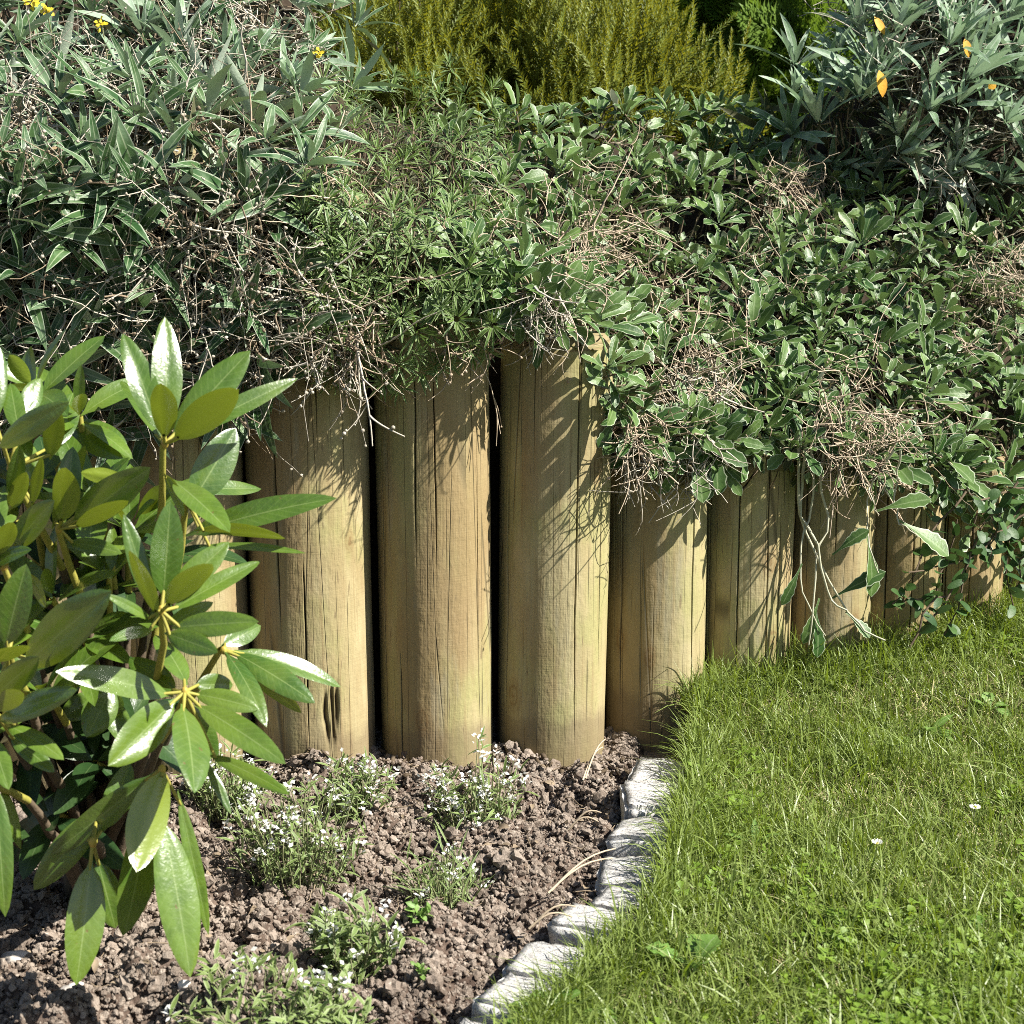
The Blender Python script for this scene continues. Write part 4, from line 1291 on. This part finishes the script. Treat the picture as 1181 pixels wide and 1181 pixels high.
def shrub(name, label, cat, cpx, Y0, W_, D_, z0, H_, n, tpls, mat, r, sc=(0.8, 1.3), lean=0.35, group=None, bumpy=0.18):
    """a low rounded shrub: sprigs all through a bumpy dome, stems from its base"""
    c = at(cpx, 100, Y0)
    base = np.array([c[0], Y0, z0])
    t = thing(name, label, cat, base, group)
    d = norm(np.stack([r.normal(0, 1, n), r.normal(-0.25, 1, n), np.abs(r.normal(0.25, 0.75, n))], -1))
    rad = (0.45 + 0.55 * r.random(n) ** 0.35) * (1 + bumpy * fbm(d[:, 0] * 3 + 7, d[:, 2] * 3 + d[:, 1] * 2, 17, 3))
    P = base + d * rad[:, None] * np.array([W_, D_, H_])
    up = norm(d * 0.5 + np.array([0, 0, 1.0]) + r.normal(0, lean, (n, 3)))
    R_ = rot_up(up, r.uniform(0, 6.28, n), r.uniform(*sc, n))
    mb = MB()
    for k in range(len(tpls)):
        s = np.arange(n) % len(tpls) == k
        mb.inst(tpls[k], R_[s], P[s], r.random(s.sum()))
    mb.build("foliage", mat, t)
    m_ = 70
    tip = P[r.integers(0, n, m_)]
    s = np.linspace(0, 1, 6)[None, :, None]
    b = base + np.stack([r.normal(0, 0.04, m_), r.normal(0, 0.04, m_), np.full(m_, -0.05)], -1)
    path = b[:, None] + (tip - b)[:, None] * s + r.normal(0, 0.012, (m_, 6, 3)) * s
    MB().add(*tubes(path, 0.005, 5, 0.35)).build("woody_stem", M['bark'], t)
    return t


shrub("heather_bush", "yellow green heather bush behind the needle leaved cushion", "bush", 470, 4.0, 0.42, 0.36, 0.92, 0.42, 1300, SP, M['heather'], r, bumpy=0.35)
shrub("heather_bush", "yellow green heather bush nearest the dark conifer", "bush", 655, 4.05, 0.33, 0.36, 0.9, 0.43, 1300, SP, M['heather'], r, bumpy=0.35)


def spray_tpl(r):
    """flat feathery conifer spray in the local XZ plane"""
    mb = MB()
    lf = leaf_tpl(0.02, 0.005, 2, 'lance', 0.2, 0.3)
    ax, P = [], []
    for k in range(9):
        f = k / 8
        for sd in (-1, 1):
            d = np.array([sd * 0.8, 0.1 * r.normal(), 0.7])
            b = np.array([0, 0, 0.02 + f * 0.1])
            ln_ = 0.05 * (1 - 0.75 * f)
            for q in np.linspace(0.1, 1, 6):
                p = b + norm(d) * ln_ * q
                for s2 in (-0.6, 0.6):
                    ax.append(norm(d + np.array([s2, 0.3 * r.normal(), 0.3])))
                    P.append(p)
    ax, P = np.array(ax), np.array(P)
    mb.inst(lf, frames(ax, np.tile(np.array([[0.1, -1.0, 0.4]]), (len(ax), 1))), P, r.random(len(P)))
    return mb.tpl()


SPR = [spray_tpl(r), spray_tpl(r)]
shrub("conifer_shrub", "bright green feathery conifer shrub in front of deep shade", "bush", 912, 4.4, 0.3, 0.22, 0.9, 0.6, 1000, SPR, M['conifer'], r, (0.9, 1.5), 0.6, None, 0.4)
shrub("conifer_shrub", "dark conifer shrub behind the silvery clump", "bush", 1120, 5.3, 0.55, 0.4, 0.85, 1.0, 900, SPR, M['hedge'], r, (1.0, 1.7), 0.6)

# tall dark hedge that closes the view, a row of single bushes
HL = ["dark evergreen hedge bush behind the lance leaved clump", "dark evergreen hedge bush behind the first heather bush", "dark evergreen hedge bush behind the second heather bush",
      "dark evergreen hedge bush in the shade behind the bright conifer", "dark evergreen hedge bush behind the dark conifer shrub", "dark evergreen hedge bush at the far end of the hedge", "dark evergreen hedge bush at the near end of the hedge"]
for k, px in enumerate((150, 420, 640, 860, 1080, 1330, -130)):
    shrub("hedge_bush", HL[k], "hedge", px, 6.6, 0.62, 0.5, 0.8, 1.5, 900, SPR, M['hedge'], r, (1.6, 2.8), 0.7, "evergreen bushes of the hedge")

# ------------------------------------------------------------------ creeper with round leaves at the far logs
r = np.random.default_rng(95)
t = thing("round_leaf_creeper", "dark round leaved creeper climbing the far short logs", "creeper", at(1080, 690, 2.72))
paths, LB = [], []
for q in ([(1062, 735), (1090, 690), (1120, 640), (1128, 590)], [(1050, 745), (1075, 690), (1090, 650), (1105, 600)], [(1135, 600), (1120, 640), (1105, 690), (1088, 735)], [(1190, 590), (1160, 610), (1130, 640), (1085, 655), (1045, 660)],
          [(1090, 685), (1060, 690), (1030, 690)], [(1200, 630), (1165, 622), (1150, 625)], [(1170, 560), (1150, 600), (1140, 650)], [(1200, 540), (1172, 600), (1160, 650), (1166, 695)], [(1190, 560), (1150, 570), (1120, 575), (1090, 560)], [(1120, 560), (1085, 600), (1062, 640), (1040, 700)], [(1215, 600), (1180, 640), (1172, 680)]):
    q = np.array(q, float)
    s, s2 = np.linspace(0, 1, len(q)), np.linspace(0, 1, 10)
    X, Y = np.interp(s2, s, q[:, 0]), np.interp(s2, s, q[:, 1])
    Yd = np.interp(X, [956, 1041, 1113, 1200], [2.6, 2.66, 2.74, 2.85]) - r.uniform(0, 0.04)
    p = at(X, Y, Yd) + r.normal(0, 0.003, (10, 3))
    paths.append(p)
    LB += [p[i] for i in range(1, 10)] + [p[i] for i in (2, 4, 6, 8)]
MB().add(*tubes(np.array(paths), 0.0022, 5, 0.6)).build("stem", M['bark'], t)
lm = MB()
LB = np.array(LB)
for k in range(len(LB)):
    ax = norm(r.normal(0, 1, (1, 3)) + np.array([[0.2, -0.4, 0.1]]))
    lm.inst(leaf_tpl(r.uniform(0.016, 0.036), r.uniform(0.011, 0.02), 6, 'obl', 0.15, 0.4, rnd=r.random()), frames(ax, np.array([[0.4, -0.6, 0.8]]) + r.normal(0, 0.4, (1, 3))), LB[k][None])
lm.build("foliage", M['creeper'], t)

# ------------------------------------------------------------------ small flowering plants in the soil
def bed_plant(px, py, hpx, wpx, label, nst, flowers, seed, name="white_flower_plant", lw=0.0035, ll=0.022, grp="small white flowering plants in the bed", tilt=0.5, mat='alyssum'):
    r = np.random.default_rng(seed)
    g = ground(px, py, 0.0)
    g[2] = float(soil_z(g[0], g[1]))
    t = thing(name, label, "flower" if flowers else "seedling", g, grp)
    s = 1 / 850
    H_, W_ = hpx * s * 1.15, wpx * s * 0.5
    a, q = r.uniform(0, 6.28, nst), np.sqrt(r.random(nst))
    tip = g + np.stack([np.cos(a) * q * W_, np.sin(a) * q * W_ * 0.8, H_ * r.uniform(0.45, 1.0, nst) * (1 - 0.35 * q)], -1)
    b = g + np.stack([np.cos(a) * q * W_ * tilt, np.sin(a) * q * W_ * tilt, np.full(nst, -0.004)], -1)
    u = np.linspace(0, 1, 6)[None, :, None]
    path = b[:, None] + (tip - b)[:, None] * u + r.normal(0, 0.0025, (nst, 6, 3)) * u
    MB().add(*tubes(path, 0.0009, 4, 0.7)).build("stem", M['stem_g'], t)
    m_ = nst * 7
    i, j = r.integers(0, nst, m_), r.integers(1, 6, m_)
    P = path[i, j] + r.normal(0, 0.002, (m_, 3))
    ax = norm(r.normal(0, 1, (m_, 3)) + np.array([0, -0.1, 0.7]))
    sc = r.uniform(0.55, 1.25, m_)
    MB().inst(leaf_tpl(ll, lw, 4, 'lance', 0.25, 0.5), frames(ax, np.array([0.2, -0.3, 1.0]) + r.normal(0, 0.3, (m_, 3))) * sc[:, None, None], P, r.random(m_)).build("foliage", M[mat], t)
    if flowers:
        fm = MB()
        sel = r.permutation(nst)[:int(flowers * 0.7)]
        k = 9
        for q_ in sel:
            az = np.arange(k) * 2.4
            ax = np.stack([np.cos(az), np.sin(az), np.full(k, 0.5)], -1)
            P = path[q_, -1] + r.normal(0, 0.0045, (k, 3))
            fm.inst(leaf_tpl(0.0066, 0.0058, 2, 'spat', 0.1, 0.2), frames(ax, np.array([0, -0.5, 1.0]) + r.normal(0, 0.4, (k, 3))) * r.uniform(0.7, 1.3, (k, 1, 1)), P, r.random(k))
        fm.build("blossom", M['petal_w'], t)


bed_plant(548, 935, 130, 135, "tallest white flowering plant, in front of two log feet", 90, 62, 1)
bed_plant(515, 1022, 75, 100, "grassy tuft with few white flowers on the soil below the tallest plant", 46, 12, 2, lw=0.0024, ll=0.04)
bed_plant(345, 1000, 120, 165, "dense leafy white flowering plant between rhododendron and log foot", 95, 48, 3)
bed_plant(415, 945, 70, 90, "low sprawling white flowering plant by the log feet", 60, 26, 8)
bed_plant(405, 1112, 75, 100, "yellowish leafy plant with pale buds on open soil", 45, 20, 4, lw=0.0055, ll=0.026)
bed_plant(310, 1185, 55, 170, "leafy plant by the white stones at the camera edge of the soil", 55, 14, 5, lw=0.005, ll=0.022)
bed_plant(262, 945, 80, 110, "white flowering plant half hidden under rhododendron leaves", 70, 44, 6)
bed_plant(395, 1190, 40, 70, "small leafy tuft with no flowers at the camera edge of the soil", 34, 0, 7, lw=0.005, ll=0.024)
bed_plant(480, 1090, 18, 18, "tiny two leaved seedling on bare soil", 5, 0, 11, "seedling", 0.008, 0.013, "seedlings on the bare soil", 0.3, 'weed')
bed_plant(485, 1134, 10, 12, "smallest seedling, one pair of leaves on bare soil", 4, 0, 12, "seedling", 0.006, 0.009, "seedlings on the bare soil", 0.3, 'weed')
bed_plant(655, 848, 55, 40, "thin stemmed white flower leaning before the last tall log", 5, 2, 13, lw=0.003, ll=0.02)

# ------------------------------------------------------------------ rhododendron
r = np.random.default_rng(101)
root = np.array([-0.52, 1.93, 0.0])
t = thing("rhododendron_bush", "glossy green rhododendron bush in front of the log wall", "bush", root)
WH = [  # whorl base pixel, depth, leaves: base x, y, tip x, y, width px, depth base, depth tip, underside to us
    ((190, 512), 1.74, [(186, 503, 142, 386, 40, 1.74, 1.78, 0), (190, 504, 190, 367, 40, 1.745, 1.80, 0), (189, 508, 186, 443, 34, 1.73, 1.65, 1), (197, 506, 287, 406, 50, 1.75, 1.79, 0), (198, 510, 274, 450, 48, 1.735, 1.65, 1), (203, 506, 342, 437, 30, 1.76, 1.82, 0), (184, 508, 140, 440, 30, 1.78, 1.9, 0)]),
    ((215, 575), 1.79, [(218, 585, 271, 495, 54, 1.8, 1.85, 0), (188, 545, 212, 595, 20, 1.76, 1.72, 1), (198, 553, 264, 613, 38, 1.76, 1.68, 0), (214, 618, 387, 575, 38, 1.78, 1.76, 0), (225, 612, 328, 621, 24, 1.77, 1.7, 1), (230, 630, 351, 638, 14, 1.8, 1.76, 0), (220, 565, 300, 564, 24, 1.86, 1.93, 0), (205, 560, 160, 590, 30, 1.84, 1.9, 0)]),
    ((186, 705), 1.63, [(188, 692, 196, 580, 46, 1.640, 1.650, 0), (178, 705, 143, 595, 26, 1.630, 1.650, 0), (182, 712, 150, 636, 28, 1.620, 1.550, 1), (190, 702, 244, 651, 40, 1.620, 1.550, 1), (193, 692, 263, 626, 36, 1.650, 1.690, 0), (194, 706, 299, 648, 30, 1.650, 1.710, 0), (198, 724, 297, 717, 36, 1.630, 1.610, 0), (190, 722, 245, 695, 22, 1.670, 1.710, 0), (176, 716, 122, 686, 16, 1.640, 1.610, 0), (177, 726, 127, 739, 22, 1.630, 1.570, 0), (190, 730, 250, 752, 30, 1.630, 1.590, 0)]),
    ((213, 798), 1.66, [(200, 803, 66, 775, 44, 1.66, 1.58, 0), (203, 806, 126, 882, 54, 1.65, 1.57, 0), (210, 812, 224, 913, 52, 1.64, 1.54, 0), (224, 812, 328, 880, 40, 1.65, 1.6, 0), (222, 800, 298, 818, 30, 1.67, 1.66, 0), (224, 790, 268, 790, 34, 1.69, 1.72, 0), (216, 790, 180, 733, 38, 1.7, 1.76, 0), (213, 810, 250, 874, 34, 1.7, 1.72, 0), (240, 870, 333, 916, 24, 1.68, 1.62, 0), (236, 876, 266, 938, 16, 1.68, 1.66, 0), (205, 800, 150, 760, 34, 1.7, 1.76, 0)]),
    ((258, 750), 1.74, [(260, 752, 307, 838, 30, 1.73, 1.65, 0), (268, 752, 362, 810, 38, 1.74, 1.7, 0), (270, 750, 392, 792, 30, 1.77, 1.8, 0), (268, 762, 347, 822, 26, 1.77, 1.78, 1), (255, 745, 300, 722, 28, 1.8, 1.85, 0), (250, 750, 205, 735, 26, 1.78, 1.82, 0)]),
    ((187, 888), 1.62, [(190, 884, 158, 1004, 64, 1.62, 1.56, 1), (170, 925, 142, 1078, 60, 1.63, 1.61, 0), (186, 940, 219, 1124, 58, 1.62, 1.56, 0), (205, 912, 240, 1076, 22, 1.66, 1.64, 0), (180, 890, 60, 985, 40, 1.68, 1.68, 0)]),
    ((107, 972), 1.62, [(105, 990, 88, 1134, 60, 1.62, 1.57, 0), (120, 930, 40, 1025, 48, 1.7, 1.68, 0), (112, 990, 133, 1070, 40, 1.66, 1.65, 0), (118, 960, 150, 880, 40, 1.7, 1.74, 0)]),
    ((68, 610), 1.74, [(70, 606, 76, 540, 36, 1.73, 1.68, 1), (74, 604, 84, 516, 32, 1.75, 1.79, 0), (82, 606, 172, 540, 46, 1.74, 1.7, 0), (84, 610, 147, 578, 26, 1.72, 1.66, 1), (150, 556, 94, 545, 24, 1.76, 1.72, 1), (90, 600, 130, 548, 30, 1.8, 1.84, 0), (78, 625, 140, 638, 24, 1.76, 1.74, 0), (60, 610, 98, 515, 22, 1.8, 1.8, 1)]),
    ((12, 540), 1.76, [(-4, 518, 79, 464, 32, 1.74, 1.7, 0), (58, 530, 66, 472, 28, 1.76, 1.72, 1), (22, 500, 12, 443, 30, 1.76, 1.8, 0), (26, 480, 46, 437, 30, 1.8, 1.84, 0), (-8, 490, 0, 402, 26, 1.76, 1.8, 0), (60, 520, 84, 454, 40, 1.85, 1.92, 0), (150, 530, 84, 486, 46, 1.88, 1.92, 0), (12, 572, 22, 514, 26, 1.74, 1.7, 0), (36, 585, 48, 528, 16, 1.74, 1.7, 1), (10, 590, 30, 545, 24, 1.75, 1.71, 1), (35, 560, 28, 505, 30, 1.8, 1.84, 0)]),
    ((5, 655), 1.72, [(14, 632, 62, 578, 36, 1.72, 1.68, 0), (-6, 642, 15, 603, 26, 1.71, 1.66, 1), (-14, 655, 36, 634, 26, 1.72, 1.68, 0), (-10, 610, 20, 585, 26, 1.76, 1.8, 0), (-12, 630, 5, 560, 30, 1.74, 1.78, 0)]),
    ((10, 752), 1.66, [(6, 748, 30, 652, 50, 1.66, 1.66, 0), (26, 770, 127, 683, 62, 1.66, 1.6, 0), (-14, 766, 32, 745, 32, 1.63, 1.58, 1), (-10, 806, 44, 758, 34, 1.64, 1.6, 0), (0, 780, 88, 752, 22, 1.68, 1.66, 0), (30, 660, 52, 700, 24, 1.72, 1.7, 1)]),
    ((-5, 822), 1.64, [(-6, 832, 88, 796, 38, 1.64, 1.58, 0), (-14, 820, 27, 800, 30, 1.62, 1.57, 1), (6, 836, 73, 876, 32, 1.64, 1.6, 0), (10, 848, 62, 890, 24, 1.68, 1.66, 0), (-10, 850, 10, 910, 30, 1.62, 1.58, 0)]),
    ((-6, 905), 1.62, [(-6, 900, 6, 1056, 34, 1.62, 1.58, 0), (0, 905, 24, 978, 28, 1.66, 1.68, 0), (-10, 900, -50, 1010, 34, 1.62, 1.6, 0)]),
    ((125, 800), 1.82, [(130, 790, 100, 850, 44, 1.8, 1.76, 0), (112, 830, 135, 800, 44, 1.82, 1.8, 0), (120, 800, 148, 860, 36, 1.84, 1.82, 0), (115, 800, 70, 830, 36, 1.86, 1.84, 0)]),
]


def big_leaf(mb, bx_, by_, tx, ty, w, Yb, Yt, under, r):
    a, b = at(bx_, by_, Yb), at(tx, ty, Yt)
    v = b - a
    L = np.linalg.norm(v)
    c = r.uniform(0.15, 0.5)
    hint = np.array([[0.42, -0.8, 0.6]]) if not under else np.array([[-0.1, 1.0, 0.35]])
    hint = hint + r.normal(0, 0.17, (1, 3))
    lf = leaf_tpl(L * 1.02, w * Yb / FPX * r.uniform(0.8, 0.95), 14, 'ell', r.uniform(0.12, 0.3), c, cross=7, twist=r.normal(0, 0.12), edge=r.uniform(0.05, 0.25), wave=r.uniform(0, 0.09), rnd=r.random())
    F_ = frames(v[None], hint)
    # aim the chord of the curved blade at the tip
    x_ = lf[0][-1]
    chord = math.atan2(x_[2], x_[0])
    cs, sn = math.cos(-chord), math.sin(-chord)
    Rl = np.array([[cs, 0, -sn], [0, 1, 0], [sn, 0, cs]])
    mb.inst(lf, F_ @ Rl, a[None])
    return a


stems = []
for (wx, wy), wY, leaves in WH:
    wb = at(wx, wy, wY)
    mb, pet = MB(), []
    for lf in leaves:
        a = big_leaf(mb, *lf, r)
        k = np.linspace(0, 1, 4)[:, None]
        b = at(lf[2], lf[3], lf[6])
        a2 = a + (b - a) * 0.1
        if np.linalg.norm(a2 - wb) < 0.1:
            pet.append(wb + (a2 - wb) * k)
    w_ = mb.build("leaf_whorl", M['rhodo'], t)
    if pet:
        MB().add(*tubes(np.array(pet), 0.0022, 6, 0.8)).build("leaf_stalk", M['rhodo_stem'], w_)
    V, Q, T, A = ico(2, r, 0.03)
    MB().add(V * np.array([0.0042, 0.0042, 0.008]) + wb, Q, T, A).build("bud", M['bud'], w_)
    stems.append(wb)
for (wx, wy, wY) in [(108, 575, 1.84), (62, 690, 1.8), (128, 668, 1.84), (30, 560, 1.86), (95, 735, 1.82), (50, 800, 1.76), (-60, 640, 1.74), (-70, 760, 1.7), (150, 610, 1.88), (90, 480, 1.9), (40, 450, 1.88)]:
    wb = at(wx, wy, wY)
    tp = rosette(r, 8, 0.105, 0.034, (10, 65), 0.2, shape='ell', seg=12, fold=0.2, curl=0.35, twist=0.15, cross=5)
    w_ = MB().inst(tp, rot_up(norm(np.array([[r.normal(0.1, 0.3), -0.45, 0.9]])), np.array([r.uniform(0, 6)]), np.array([1.0])), wb[None]).build("leaf_whorl", M['rhodo'], t)
    stems.append(wb)
# inner, older whorls deeper in the bush
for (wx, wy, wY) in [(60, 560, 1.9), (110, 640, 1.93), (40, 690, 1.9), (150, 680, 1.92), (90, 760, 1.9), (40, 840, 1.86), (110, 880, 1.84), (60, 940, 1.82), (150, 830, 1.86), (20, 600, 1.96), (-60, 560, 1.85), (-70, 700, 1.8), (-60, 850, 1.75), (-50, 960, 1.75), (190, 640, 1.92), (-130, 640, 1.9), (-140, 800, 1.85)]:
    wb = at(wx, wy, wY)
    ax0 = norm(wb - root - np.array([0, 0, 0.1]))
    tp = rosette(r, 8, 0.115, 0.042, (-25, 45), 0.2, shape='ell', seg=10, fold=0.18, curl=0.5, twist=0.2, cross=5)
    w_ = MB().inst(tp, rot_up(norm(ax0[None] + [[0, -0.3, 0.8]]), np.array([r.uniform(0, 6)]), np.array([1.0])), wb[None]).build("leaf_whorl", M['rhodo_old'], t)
    stems.append(wb)
P_, rad_ = [], []
for wb in stems:
    k = np.linspace(0, 1, 9)[:, None]
    mid = root + (wb - root) * 0.5 + np.array([0.02, 0.05, 0.04]) + r.normal(0, 0.02, 3)
    b0_ = root + r.normal(0, 0.02, 3) * np.array([1, 1, 0]) + np.array([0, 0, -0.03])
    P_.append((1 - k) ** 2 * b0_ + 2 * k * (1 - k) * mid + k ** 2 * wb + r.normal(0, 0.002, (9, 3)))
P_ = np.array(P_)
for q in P_:
    b_ = MB().add(*tubes(q[None, :7], 0.009, 7, 0.5)).build("woody_branch", M['bark'], t)
    MB().add(*tubes(q[None, 6:], 0.0046, 7, 0.75)).build("green_shoot", M['rhodo_stem'], b_)
